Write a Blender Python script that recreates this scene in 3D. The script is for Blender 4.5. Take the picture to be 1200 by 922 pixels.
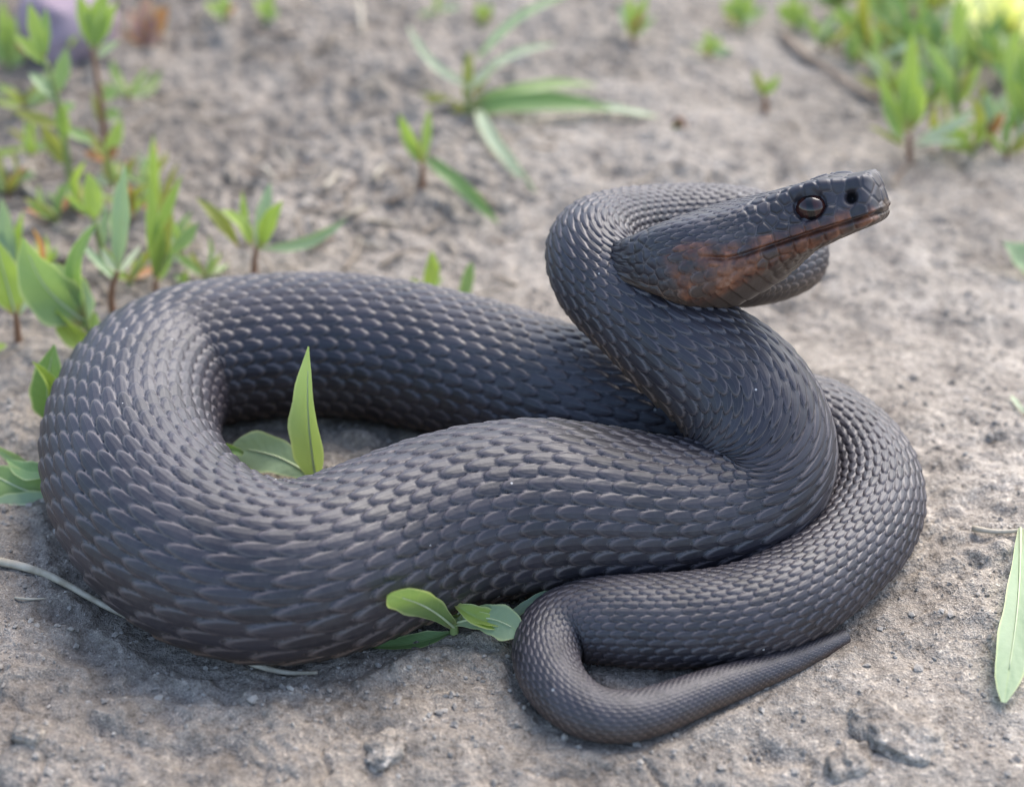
import bpy, math, random
import numpy as np

# ------------------------------------------------------------------ units
# everything below is written in centimetres and turned into metres here
CM = 0.01
sc = bpy.context.scene
for o in list(bpy.data.objects):
    bpy.data.objects.remove(o, do_unlink=True)
COL = sc.collection
rnd = random.Random(7)
rng = np.random.default_rng(11)

# ------------------------------------------------------------------ camera
PITCH = math.radians(35.0)      # looking down at the animal
DIST = 20.0                     # cm from lens to the point looked at
FPX = 2000.0                    # focal length for a picture 1200 wide
CAM = np.array([0.0, -DIST * math.cos(PITCH), DIST * math.sin(PITCH)])
FWD = np.array([0.0, math.cos(PITCH), -math.sin(PITCH)])
UPV = np.array([0.0, math.sin(PITCH), math.cos(PITCH)])
cd = bpy.data.cameras.new('camera')
cam = bpy.data.objects.new('camera', cd)
COL.objects.link(cam)
cam.location = CAM * CM
cam.rotation_euler = (math.pi / 2 - PITCH, 0, 0)
cd.sensor_width = 36.0
cd.lens = 36.0 * FPX / 1200.0
cd.clip_start = 0.005
cd.clip_end = 400.0
cd.dof.use_dof = True
cd.dof.focus_distance = 16.8 * CM
cd.dof.aperture_fstop = 18.5
cd.dof.aperture_blades = 0
sc.camera = cam

# ------------------------------------------------------------------ sky, sun, exposure
SUN_AZ = math.radians(35.0)     # from +Y towards +X
SUN_EL = math.radians(50.0)
world = bpy.data.worlds.new('World')
sc.world = world
world.use_nodes = True
wn = world.node_tree.nodes
wl = world.node_tree.links
wn.clear()
sky = wn.new('ShaderNodeTexSky')
sky.sky_type = 'NISHITA'
sky.sun_disc = False
sky.sun_elevation = SUN_EL
sky.sun_rotation = SUN_AZ
sky.air_density = 1.0
sky.dust_density = 2.0
sky.ozone_density = 1.0
bg = wn.new('ShaderNodeBackground')
bg.inputs['Strength'].default_value = 0.13
wo = wn.new('ShaderNodeOutputWorld')
hs = wn.new('ShaderNodeHueSaturation')      # thin high cloud: a paler blue all over
hs.inputs['Saturation'].default_value = 0.98
wl.new(sky.outputs[0], hs.inputs['Color'])
wl.new(hs.outputs[0], bg.inputs['Color'])
wl.new(bg.outputs[0], wo.inputs['Surface'])
sd = bpy.data.lights.new('sun', 'SUN')
sd.energy = 1.2
sd.angle = math.radians(40.0)
sd.color = (1.0, 0.96, 0.90)
sun = bpy.data.objects.new('sun', sd)
COL.objects.link(sun)
sun.rotation_euler = (math.pi / 2 - SUN_EL, 0, math.pi - SUN_AZ)
sun.location = (0.3, 0.4, 0.6)
sc.view_settings.view_transform = 'Standard'
sc.view_settings.look = 'None'
sc.view_settings.exposure = 1.62
sc.view_settings.gamma = 1.0
sc.render.engine = 'CYCLES'
sc.cycles.use_denoising = True
sc.cycles.max_bounces = 8
sc.cycles.filter_width = 1.05

# ------------------------------------------------------------------ placing helpers
def ray(u, v):
    d = np.array([1.0, 0, 0]) * (u - 600.0) + UPV * (461.0 - v) + FWD * FPX
    return d / FPX

def at_z(u, v, z=0.0):
    d = ray(u, v)
    return CAM + d * ((z - CAM[2]) / d[2])

def at_y(u, v, y):
    d = ray(u, v)
    return CAM + d * ((y - CAM[1]) / d[1])

def depth(p):
    return float(np.dot(np.asarray(p) - CAM, FWD))

def cubic(t, P, q):
    """natural cubic spline through P (n,k) at parameters t, evaluated at q"""
    t = np.asarray(t, float); P = np.asarray(P, float)
    one = P.ndim == 1
    if one: P = P[:, None]
    n = len(t); h = np.diff(t)
    A = np.zeros((n, n)); B = np.zeros_like(P)
    A[0, 0] = A[-1, -1] = 1
    for i in range(1, n - 1):
        A[i, i - 1] = h[i - 1]; A[i, i] = 2 * (h[i - 1] + h[i]); A[i, i + 1] = h[i]
        B[i] = 6 * ((P[i + 1] - P[i]) / h[i] - (P[i] - P[i - 1]) / h[i - 1])
    M = np.linalg.solve(A, B)
    q = np.asarray(q, float)
    i = np.clip(np.searchsorted(t, q) - 1, 0, n - 2)
    hi = h[i][:, None]; a = (t[i + 1] - q)[:, None]; b = (q - t[i])[:, None]
    r = (M[i] * a ** 3 + M[i + 1] * b ** 3) / (6 * hi) + (P[i] / hi - M[i] * hi / 6) * a + (P[i + 1] / hi - M[i + 1] * hi / 6) * b
    return r[:, 0] if one else r

def smooth(x, a, b):
    t = np.clip((np.asarray(x, float) - a) / (b - a), 0, 1)
    return t * t * (3 - 2 * t)

def unit(v):
    v = np.asarray(v, float)
    return v / (np.linalg.norm(v, axis=-1, keepdims=True) + 1e-12)

# gradient noise on arrays of points
_perm = rng.permutation(4096)
_grad = rng.random(4096) * 2 * math.pi
def perlin(x, y, seed=0):
    xi = np.floor(x).astype(int); yi = np.floor(y).astype(int)
    xf = x - xi; yf = y - yi
    u = xf * xf * xf * (xf * (xf * 6 - 15) + 10); v = yf * yf * yf * (yf * (yf * 6 - 15) + 10)
    def g(ix, iy, dx, dy):
        k = _perm[(_perm[(ix + seed * 57) & 4095] + iy) & 4095]
        a = _grad[k]
        return np.cos(a) * dx + np.sin(a) * dy
    n00 = g(xi, yi, xf, yf); n10 = g(xi + 1, yi, xf - 1, yf)
    n01 = g(xi, yi + 1, xf, yf - 1); n11 = g(xi + 1, yi + 1, xf - 1, yf - 1)
    return (n00 * (1 - u) + n10 * u) * (1 - v) + (n01 * (1 - u) + n11 * u) * v

# ------------------------------------------------------------------ object helpers
def mesh_np(name, verts, quads, smoothing=True):
    me = bpy.data.meshes.new(name)
    verts = np.asarray(verts, np.float32) * CM
    quads = np.asarray(quads, np.int32)
    k = quads.shape[1]
    me.vertices.add(len(verts)); me.vertices.foreach_set('co', verts.ravel())
    me.loops.add(quads.size); me.loops.foreach_set('vertex_index', quads.ravel())
    me.polygons.add(len(quads))
    me.polygons.foreach_set('loop_start', np.arange(0, quads.size, k, dtype=np.int32))
    me.polygons.foreach_set('loop_total', np.full(len(quads), k, np.int32))
    me.polygons.foreach_set('use_smooth', np.full(len(quads), smoothing, bool))
    me.update(calc_edges=True)
    return me

def point_color(me, name, rgba):
    a = me.attributes.new(name, 'FLOAT_COLOR', 'POINT')
    a.data.foreach_set('color', np.asarray(rgba, np.float32).ravel())

def link(name, me, mat=None, parent=None):
    o = bpy.data.objects.new(name, me)
    COL.objects.link(o)
    if mat is not None and me is not None: me.materials.append(mat)
    if parent is not None:
        o.parent = parent
        o.matrix_parent_inverse.identity()
    return o

def tag(o, label, cat, group=None):
    o['label'] = label; o['category'] = cat
    if group: o['group'] = group
    return o

def empty(name, loc, label, cat, group=None):
    o = bpy.data.objects.new(name, None)
    o.empty_display_size = 0.01
    o.location = np.asarray(loc) * CM
    COL.objects.link(o)
    return tag(o, label, cat, group)

def grid_quads(nu, nv, wrap_v=False):
    i = np.arange(nu - 1)[:, None]; j = np.arange(nv if wrap_v else nv - 1)[None, :]
    jn = (j + 1) % nv
    a = i * nv + j; b = i * nv + jn; c = (i + 1) * nv + jn; d = (i + 1) * nv + j
    return np.stack([a, b, c, d], -1).reshape(-1, 4)

# ------------------------------------------------------------------ materials
def new_mat(name):
    m = bpy.data.materials.new(name)
    m.use_nodes = True
    nt = m.node_tree
    b = nt.nodes['Principled BSDF']
    return m, nt, b

def N(nt, t, **kw):
    n = nt.nodes.new(t)
    for k, v in kw.items(): setattr(n, k, v)
    return n

def noise(nt, vec, scale, detail=4, rough=0.55):
    n = N(nt, 'ShaderNodeTexNoise'); n.inputs['Scale'].default_value = scale
    n.inputs['Detail'].default_value = detail; n.inputs['Roughness'].default_value = rough
    if vec is not None: nt.links.new(vec, n.inputs['Vector'])
    return n

def ramp(nt, fac, stops):
    r = N(nt, 'ShaderNodeValToRGB')
    e = r.color_ramp.elements
    while len(e) < len(stops): e.new(0.5)
    for k, (p, c) in enumerate(stops):
        e[k].position = p; e[k].color = (*c, 1) if len(c) == 3 else c
    nt.links.new(fac, r.inputs['Fac'])
    return r

def mixc(nt, fac, a, b, mode='MIX'):
    m = N(nt, 'ShaderNodeMix'); m.data_type = 'RGBA'; m.blend_type = mode
    for sock, val in ((m.inputs[0], fac), (m.inputs[6], a), (m.inputs[7], b)):
        if isinstance(val, (int, float)): sock.default_value = val
        elif isinstance(val, tuple): sock.default_value = (*val, 1) if len(val) == 3 else val
        else: nt.links.new(val, sock)
    return m.outputs[2]

def math_n(nt, op, a, b=0.0, c=None):
    m = N(nt, 'ShaderNodeMath', operation=op)
    for k, val in enumerate((a, b) if c is None else (a, b, c)):
        if isinstance(val, (int, float)): m.inputs[k].default_value = val
        else: nt.links.new(val, m.inputs[k])
    return m.outputs[0]

def mat_ground():
    m, nt, b = new_mat('dry_soil')
    tc = N(nt, 'ShaderNodeTexCoord').outputs['Object']
    big = noise(nt, tc, 22, 5, 0.6); mid = noise(nt, tc, 110, 6, 0.65); fine = noise(nt, tc, 700, 4, 0.7)
    c1 = ramp(nt, big.outputs['Fac'], [(0.3, (0.245, 0.215, 0.182)), (0.52, (0.328, 0.293, 0.252)), (0.72, (0.415, 0.376, 0.328))])
    c2 = ramp(nt, mid.outputs['Fac'], [(0.28, (0.50, 0.47, 0.45)), (0.5, (0.95, 0.93, 0.9)), (0.75, (1.25, 1.22, 1.2))])
    c = mixc(nt, 0.9, c1.outputs[0], c2.outputs[0], 'MULTIPLY')
    c3 = ramp(nt, fine.outputs['Fac'], [(0.3, (0.55, 0.52, 0.5)), (0.5, (1, 1, 1)), (0.7, (1.35, 1.33, 1.3))])
    c = mixc(nt, 0.8, c, c3.outputs[0], 'MULTIPLY')
    gr = noise(nt, tc, 1600, 2, 0.5)
    c4 = ramp(nt, gr.outputs['Fac'], [(0.30, (0.45, 0.42, 0.40)), (0.42, (1, 1, 1)), (0.60, (1, 1, 1)), (0.70, (1.7, 1.68, 1.65))])
    c = mixc(nt, 0.8, c, c4.outputs[0], 'MULTIPLY')
    sk = noise(nt, tc, 4600, 2, 0.6)
    c5 = ramp(nt, sk.outputs['Fac'], [(0.30, (0.50, 0.48, 0.46)), (0.45, (0.95, 0.95, 0.95)), (0.58, (1.08, 1.08, 1.07)), (0.70, (1.75, 1.73, 1.70))])
    c = mixc(nt, 0.85, c, c5.outputs[0], 'MULTIPLY')
    soil_tone = noise(nt, tc, 9, 3, 0.5)
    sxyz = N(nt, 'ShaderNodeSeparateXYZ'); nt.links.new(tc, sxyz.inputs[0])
    dw = math_n(nt, 'ADD', math_n(nt, 'MULTIPLY', sxyz.outputs[0], -3.2), math_n(nt, 'MULTIPLY', soil_tone.outputs['Fac'], 0.9))
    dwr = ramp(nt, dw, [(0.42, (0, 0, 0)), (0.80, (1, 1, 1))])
    c = mixc(nt, math_n(nt, 'MULTIPLY', dwr.outputs[0], 0.62), c, (0.115, 0.095, 0.080))  # soil colour darkens towards the left, in noisy patches
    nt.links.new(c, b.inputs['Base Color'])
    b.inputs['Roughness'].default_value = 0.9
    b.inputs['Specular IOR Level'].default_value = 0.25
    h = math_n(nt, 'ADD', math_n(nt, 'MULTIPLY', mid.outputs['Fac'], 0.5), math_n(nt, 'MULTIPLY', fine.outputs['Fac'], 0.42))
    h = math_n(nt, 'ADD', h, math_n(nt, 'MULTIPLY', gr.outputs['Fac'], 0.22))
    h = math_n(nt, 'ADD', h, math_n(nt, 'MULTIPLY', sk.outputs['Fac'], 0.10))
    bp = N(nt, 'ShaderNodeBump'); bp.inputs['Strength'].default_value = 1.0; bp.inputs['Distance'].default_value = 0.0013
    nt.links.new(h, bp.inputs['Height']); nt.links.new(bp.outputs[0], b.inputs['Normal'])
    return m

def mat_snake():
    m, nt, b = new_mat('viper_skin')
    a = N(nt, 'ShaderNodeAttribute', attribute_name='skin')
    s = N(nt, 'ShaderNodeSeparateColor'); nt.links.new(a.outputs['Color'], s.inputs[0])
    edge, rid, belly = s.outputs[0], s.outputs[1], s.outputs[2]
    red = a.outputs['Alpha']
    tc = N(nt, 'ShaderNodeTexCoord').outputs['Object']
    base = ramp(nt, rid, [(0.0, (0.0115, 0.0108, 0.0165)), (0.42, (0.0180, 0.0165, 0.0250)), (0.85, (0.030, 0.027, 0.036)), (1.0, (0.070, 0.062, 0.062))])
    mot = noise(nt, tc, 90, 3)
    c = mixc(nt, math_n(nt, 'MULTIPLY', mot.outputs['Fac'], 0.3), base.outputs[0], (0.028, 0.021, 0.019))
    c = mixc(nt, belly, c, (0.060, 0.038, 0.026))
    rim = ramp(nt, edge, [(0.70, (0, 0, 0)), (0.86, (1, 1, 1)), (0.95, (0.3, 0.3, 0.3)), ])
    rimc = mixc(nt, belly, (0.110, 0.090, 0.090), (0.21, 0.13, 0.085))
    c = mixc(nt, math_n(nt, 'MULTIPLY', rim.outputs[0], 0.75), c, rimc)
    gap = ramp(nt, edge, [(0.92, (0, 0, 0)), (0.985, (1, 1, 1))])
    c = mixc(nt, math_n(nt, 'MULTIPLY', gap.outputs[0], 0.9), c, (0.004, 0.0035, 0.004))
    rn = noise(nt, tc, 420, 4, 0.65)
    rc = ramp(nt, rn.outputs['Fac'], [(0.34, (0.028, 0.013, 0.010)), (0.47, (0.115, 0.037, 0.017)), (0.60, (0.25, 0.092, 0.040)), (0.72, (0.40, 0.23, 0.15))])
    c = mixc(nt, red, c, rc.outputs[0])
    # a film of dry dust in patches
    dn = noise(nt, tc, 55, 4, 0.6); df = noise(nt, tc, 1300, 2, 0.6)
    dm = ramp(nt, math_n(nt, 'MULTIPLY', dn.outputs['Fac'], math_n(nt, 'ADD', df.outputs['Fac'], 0.5)), [(0.50, (0, 0, 0)), (0.72, (1, 1, 1))])
    c = mixc(nt, math_n(nt, 'MULTIPLY', dm.outputs[0], 0.12), c, (0.16, 0.145, 0.13))
    # grains of sand stuck to the skin
    vo = N(nt, 'ShaderNodeTexVoronoi'); vo.inputs['Scale'].default_value = 800; nt.links.new(tc, vo.inputs['Vector'])
    sp = N(nt, 'ShaderNodeSeparateColor'); nt.links.new(vo.outputs['Color'], sp.inputs[0])
    hit = math_n(nt, 'MULTIPLY', math_n(nt, 'GREATER_THAN', sp.outputs[0], 0.975), math_n(nt, 'LESS_THAN', vo.outputs['Distance'], 0.11))
    c = mixc(nt, hit, c, (0.42, 0.40, 0.38))
    nt.links.new(c, b.inputs['Base Color'])
    rr = math_n(nt, 'ADD', math_n(nt, 'MULTIPLY', noise(nt, tc, 500, 3).outputs['Fac'], 0.22), 0.38)
    rr = math_n(nt, 'ADD', rr, math_n(nt, 'MULTIPLY', hit, 0.4))
    nt.links.new(rr, b.inputs['Roughness'])
    b.inputs['Specular IOR Level'].default_value = 0.60
    bn = noise(nt, tc, 1500, 3)
    bp = N(nt, 'ShaderNodeBump'); bp.inputs['Strength'].default_value = 0.25; bp.inputs['Distance'].default_value = 0.00012
    nt.links.new(bn.outputs['Fac'], bp.inputs['Height']); nt.links.new(bp.outputs[0], b.inputs['Normal'])
    return m

def mat_eye():
    m, nt, b = new_mat('eye_glossy')
    tc = N(nt, 'ShaderNodeTexCoord').outputs['Object']
    sx = N(nt, 'ShaderNodeSeparateXYZ'); nt.links.new(tc, sx.inputs[0])
    # vertical slit pupil: local X is along the head, Z up
    d = math_n(nt, 'ABSOLUTE', sx.outputs[0])
    slit = ramp(nt, math_n(nt, 'MULTIPLY', d, 1000), [(0.22, (1, 1, 1)), (0.42, (0, 0, 0))])
    n = noise(nt, tc, 900, 3)
    ir = ramp(nt, n.outputs['Fac'], [(0.3, (0.016, 0.005, 0.004)), (0.7, (0.045, 0.013, 0.009))])
    c = mixc(nt, slit.outputs[0], ir.outputs[0], (0.004, 0.003, 0.003))
    nt.links.new(c, b.inputs['Base Color'])
    b.inputs['Roughness'].default_value = 0.06
    b.inputs['Specular IOR Level'].default_value = 0.5
    b.inputs['Coat Weight'].default_value = 0.12
    b.inputs['Coat Roughness'].default_value = 0.03
    return m

def mat_leaf(name, face, pale, base_tint, trans=0.32):
    m, nt, b = new_mat(name)
    a = N(nt, 'ShaderNodeAttribute', attribute_name='leafuv')
    s = N(nt, 'ShaderNodeSeparateColor'); nt.links.new(a.outputs['Color'], s.inputs[0])
    across, along, tint = s.outputs[0], s.outputs[1], s.outputs[2]
    tc = N(nt, 'ShaderNodeTexCoord').outputs['Object']
    n = noise(nt, tc, 260, 5, 0.6)
    c = mixc(nt, math_n(nt, 'MULTIPLY', n.outputs['Fac'], 0.7), face, pale)
    c = mixc(nt, math_n(nt, 'MULTIPLY', tint, 0.55), c, pale)
    rib = ramp(nt, across, [(0.0, (1, 1, 1)), (0.09, (0, 0, 0))])
    c = mixc(nt, math_n(nt, 'MULTIPLY', rib.outputs[0], 0.55), c, (0.33, 0.42, 0.17))
    rim = ramp(nt, across, [(0.84, (0, 0, 0)), (0.96, (1, 1, 1))])
    c = mixc(nt, math_n(nt, 'MULTIPLY', rim.outputs[0], 0.75), c, (0.52, 0.57, 0.27))
    # side veins
    wv = math_n(nt, 'SINE', math_n(nt, 'MULTIPLY', math_n(nt, 'ADD', along, math_n(nt, 'MULTIPLY', across, -0.16)), 62.0))
    vein = ramp(nt, wv, [(0.80, (0, 0, 0)), (1.0, (1, 1, 1))])
    c = mixc(nt, math_n(nt, 'MULTIPLY', vein.outputs[0], 0.13), c, (0.35, 0.43, 0.20))
    foot = ramp(nt, along, [(0.0, (1, 1, 1)), (0.16, (0, 0, 0))])
    c = mixc(nt, math_n(nt, 'MULTIPLY', foot.outputs[0], 0.7), c, base_tint)
    sp = noise(nt, tc, 620, 2)
    spot = ramp(nt, sp.outputs['Fac'], [(0.72, (0, 0, 0)), (0.78, (1, 1, 1))])
    c = mixc(nt, math_n(nt, 'MULTIPLY', spot.outputs[0], 0.3), c, (0.30, 0.26, 0.12))
    nt.links.new(c, b.inputs['Base Color'])
    b.inputs['Roughness'].default_value = 0.48
    b.inputs['Specular IOR Level'].default_value = 0.45
    tr = N(nt, 'ShaderNodeBsdfTranslucent')
    c2 = mixc(nt, 1.0, c, (1.35, 1.45, 0.7), 'MULTIPLY')
    nt.links.new(c2, tr.inputs['Color'])
    mx = N(nt, 'ShaderNodeMixShader'); mx.inputs[0].default_value = trans
    nt.links.new(b.outputs[0], mx.inputs[1]); nt.links.new(tr.outputs[0], mx.inputs[2])
    nt.links.new(mx.outputs[0], nt.nodes['Material Output'].inputs['Surface'])
    bp = N(nt, 'ShaderNodeBump'); bp.inputs['Strength'].default_value = 0.5; bp.inputs['Distance'].default_value = 0.0003
    hh = math_n(nt, 'ADD', n.outputs['Fac'], math_n(nt, 'MULTIPLY', wv, -0.03))
    nt.links.new(hh, bp.inputs['Height']); nt.links.new(bp.outputs[0], b.inputs['Normal'])
    return m

def mat_plain(name, ca, cb, scale=300, rough=0.8, trans=0.0):
    m, nt, b = new_mat(name)
    tc = N(nt, 'ShaderNodeTexCoord').outputs['Object']
    n = noise(nt, tc, scale, 5, 0.6)
    c = ramp(nt, n.outputs['Fac'], [(0.3, ca), (0.7, cb)])
    nt.links.new(c.outputs[0], b.inputs['Base Color'])
    b.inputs['Roughness'].default_value = rough
    b.inputs['Specular IOR Level'].default_value = 0.3
    bp = N(nt, 'ShaderNodeBump'); bp.inputs['Strength'].default_value = 0.6; bp.inputs['Distance'].default_value = 0.0004
    nt.links.new(n.outputs['Fac'], bp.inputs['Height']); nt.links.new(bp.outputs[0], b.inputs['Normal'])
    return m

M_SOIL = mat_ground()
M_SKIN = mat_snake()
M_EYE = mat_eye()
LEAF = {
    'bright': mat_leaf('leaf_bright', (0.27, 0.38, 0.055), (0.38, 0.46, 0.12), (0.34, 0.20, 0.10)),
    'green': mat_leaf('leaf_green', (0.19, 0.30, 0.085), (0.29, 0.38, 0.16), (0.30, 0.20, 0.10)),
    'grey': mat_leaf('leaf_grey_green', (0.25, 0.35, 0.18), (0.37, 0.45, 0.29), (0.30, 0.30, 0.16), 0.25),
    'deep': mat_leaf('leaf_deep', (0.13, 0.24, 0.07), (0.20, 0.30, 0.11), (0.14, 0.18, 0.06), 0.28),
    'pale': mat_leaf('leaf_pale', (0.40, 0.46, 0.30), (0.52, 0.55, 0.40), (0.42, 0.40, 0.26), 0.22),
    'fresh': mat_leaf('leaf_fresh', (0.33, 0.43, 0.13), (0.46, 0.53, 0.25), (0.30, 0.34, 0.12), 0.28),
    'rust': mat_leaf('leaf_rust', (0.42, 0.13, 0.06), (0.46, 0.24, 0.12), (0.25, 0.10, 0.06)),
    'mauve': mat_leaf('leaf_mauve', (0.36, 0.17, 0.17), (0.42, 0.25, 0.25), (0.25, 0.12, 0.10)),
    'yellow': mat_leaf('leaf_sun_painted', (0.82, 0.76, 0.48), (0.88, 0.84, 0.66), (0.6, 0.5, 0.2), 0.45),  # very pale: sunlight on the far straw is painted into this colour
    'olive': mat_leaf('leaf_olive', (0.22, 0.26, 0.05), (0.36, 0.30, 0.08), (0.30, 0.17, 0.06)),
}
M_RIB = mat_plain('leaf_midrib', (0.42, 0.48, 0.26), (0.52, 0.56, 0.36), 300, 0.5)
M_STEM_R = mat_plain('stem_reddish', (0.20, 0.10, 0.06), (0.30, 0.17, 0.10), 300, 0.6)
M_STEM_G = mat_plain('stem_green', (0.17, 0.24, 0.07), (0.28, 0.32, 0.13), 300, 0.6)
M_STRAW = mat_plain('dry_straw', (0.27, 0.22, 0.15), (0.52, 0.46, 0.36), 400, 0.7)
M_TWIG = mat_plain('dry_twig', (0.16, 0.115, 0.08), (0.30, 0.23, 0.17), 300, 0.85)
M_STONE = mat_plain('mauve_stone', (0.26, 0.19, 0.22), (0.36, 0.28, 0.31), 160, 0.85)
M_CLOD = M_SOIL

# ------------------------------------------------------------------ the line of the snake's body (tail tip -> snout)
SINK = 0.05
HEAD_L = 2.32
HEAD_YAW = math.radians(17.0)
HEAD_EL = math.radians(26.0)
HEAD_ROLL = math.radians(19.0)
HDIR = np.array([math.cos(HEAD_EL) * math.cos(HEAD_YAW), -math.cos(HEAD_EL) * math.sin(HEAD_YAW), math.sin(HEAD_EL)])
#      u    v   radius(px)  height of the centre above ground (None = lies on it)
BODY = [
    (990, 746, 9, None), (962, 759, 12.5, None), (920, 777, 16, None), (850, 801, 23, None), (790, 824, 27, None),
    (732, 840, 30, None), (690, 834, 32, None), (656, 808, 35, None), (639, 768, 38, None), (654, 735, 42, None),
    (700, 726, 49, None), (760, 727, 53, None), (850, 721, 55, None), (918, 700, 56, None), (978, 658, 56, None),
    (1019, 604, 58, None), (1008, 546, 60, None), (955, 507, 64, None), (875, 498, 70, None), (790, 492, 76, None),
    (700, 476, 79, None), (614, 449, 81, None), (500, 419, 82, None), (400, 404, 82, None), (300, 406, 82, None),
    (209, 425, 85, None), (154, 510, 97, None), (184, 600, 105, None), (260, 656, 106, None), (350, 668, 103, None),
    (460, 632, 101, 0.72), (550, 603, 101, 0.78), (640, 592, 100, 0.80), (740, 597, 90, 0.74), (825, 596, 82, 0.70),
    (884, 568, 81, 0.86), (893, 512, 81, 1.24), (862, 455, 79, 1.60), (806, 410, 71, 1.90), (752, 365, 62, 2.14),
    (706, 328, 55, 2.28),
]
pts, rad = [], []
for u, v, rp, z in BODY:
    zz = 0.5 if z is None else z
    for _ in range(4):
        p = at_z(u, v, zz); r = rp * depth(p) / FPX
        if z is None: zz = 0.90 * r - SINK
    pts.append(p); rad.append(r)
for u, v, rp, y in [(692, 298, 51, -0.95), (710, 274, 48, -0.45), (760, 263, 45, 0.00), (830, 259, 43, 0.22),
                    (895, 268, 41, 0.18), (930, 292, 39, -0.10), (918, 314, 38, -0.55), (868, 324, 38, -0.95)]:
    p = at_y(u, v, y); pts.append(p); rad.append(rp * depth(p) / FPX)
HTIP = at_y(1036, 231, -1.85)
HB = HTIP - HDIR * HEAD_L
pts.append(HB + np.array([0.42, -0.06, -0.20])); rad.append(0.24)
pts.append(HB + np.array([0.06, -0.02, -0.10])); rad.append(0.22)
for k in (0.10, 0.4, 0.7, 1.0):
    pts.append(HB + HDIR * HEAD_L * k); rad.append(0.30)
pts = np.array(pts); rad = np.array(rad)
tt = np.concatenate([[0], np.cumsum(np.linalg.norm(np.diff(pts, axis=0), axis=1) ** 0.8)])
tf = np.linspace(0, tt[-1], 6000)
cl = cubic(tt, pts, tf)
clr = np.interp(tf, tt, rad)
ker = np.hanning(81); ker /= ker.sum()
clr = np.convolve(np.pad(clr, 40, mode='edge'), ker, 'valid')
def arclen(c):
    return np.concatenate([[0], np.cumsum(np.linalg.norm(np.diff(c, axis=0), axis=1))])
a0 = arclen(cl); au = np.linspace(0, a0[-1], 6000)
cl = np.stack([np.interp(au, a0, cl[:, k]) for k in range(3)], -1); clr = np.interp(au, a0, clr)
sg = int(0.13 / (au[1] - au[0])); kk = np.exp(-0.5 * (np.arange(-3 * sg, 3 * sg + 1) / sg) ** 2); kk /= kk.sum()
ext = np.concatenate([2 * cl[0] - cl[1:3 * sg + 1][::-1], cl, 2 * cl[-1] - cl[-3 * sg - 1:-1][::-1]])
cl = np.stack([np.convolve(ext[:, k], kk, 'valid') for k in range(3)], -1)
arc = arclen(cl)
LTOT = arc[-1]

# ------------------------------------------------------------------ ground
def axis(lo, hi, step, far, growth=1.13):
    c = list(np.arange(lo, hi + 1e-6, step))
    a = step; x = hi
    right = []
    while x < far: a *= growth; x += a; right.append(x)
    a = step; x = lo
    left = []
    while x > -far: a *= growth; x -= a; left.append(x)
    return np.array(left[::-1] + c + right)

GX = axis(-9.6, 9.6, 0.032, 6000.0)
GY = axis(-7.0, 13.5, 0.032, 6000.0)
XX, YY = np.meshgrid(GX, GY, indexing='ij')

def soil(x, y):
    h = 0.34 * perlin(x / 7.0, y / 7.0, 1) + 0.20 * perlin(x / 2.6, y / 2.6, 2)
    n1 = perlin(x / 1.1 + 0.6 * perlin(x / 1.7, y / 1.7, 9), y / 0.9, 3)
    h = h + 0.12 * n1
    lo = h
    h = 0.0
    rough = 0.6 + 0.9 * smooth(perlin(x / 3.6, y / 3.6, 21), -0.15, 0.35) + 1.0 * smooth(y - 0.35 * x, 2.5, 5.0) * (1 - smooth(x, -1.0, 1.5))
    h = h + rough * (0.085 * np.abs(perlin(x / 0.62, y / 0.55, 4)) + 0.06 * perlin(x / 0.30, y / 0.27, 5)
                     + 0.036 * perlin(x / 0.15, y / 0.15, 6) + 0.020 * perlin(x / 0.08, y / 0.08, 7))
    # little pits and cracks
    pit = perlin(x / 0.85 + 5, y / 0.75, 8)
    h = h - 0.16 * smooth(pit, 0.34, 0.62)
    cr = np.abs(perlin(x / 1.5, y / 1.3, 12) + 0.25 * perlin(x / 0.4, y / 0.4, 13))
    h = h - 0.06 * (1 - smooth(cr, 0.0, 0.035)) * smooth(perlin(x / 2.4, y / 2.4, 14), 0.0, 0.3)
    return lo, h

path = cl[:: 12]; path_r = clr[:: 12]
low = path[:, 2] < 1.25
path, path_r = path[low], path_r[low]

def near_snake(x, y):
    sh = x.shape; x = x.ravel(); y = y.ravel()
    out = np.full(x.shape, 9.0)
    sel = (np.abs(x) < 9) & (y > -8) & (y < 5)
    xs, ys = x[sel], y[sel]
    d = np.full(xs.shape, 9.0)
    for p, r in zip(path, path_r):
        np.minimum(d, np.hypot(xs - p[0], ys - p[1]) - r, out=d)
    out[sel] = d
    return out.reshape(sh)

LO, HI = soil(XX, YY)
far = smooth(np.hypot(XX, YY), 14, 40)
LO = LO * (1 - 0.7 * far) + far * 1.2 * perlin(XX / 60, YY / 60, 15)
DS = near_snake(XX, YY)
k_snake = 1 - smooth(DS, -0.25, 1.1)
HH = LO * (1 - 0.85 * k_snake) - 0.03 * k_snake + HI * (1 - 0.55 * (1 - smooth(DS, -0.4, 0.25)))
HH = HH + 0.07 * np.exp(-((DS - 0.13) / 0.11) ** 2) * (0.25 + np.clip(0.9 + 2.2 * perlin(XX / 0.5, YY / 0.5, 33), 0, 2) * 0.5)
# the ground climbs gently behind the animal
HH = HH + 0.06 * smooth(YY, 4, 12) * (YY - 4) * (1 - far)

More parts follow.
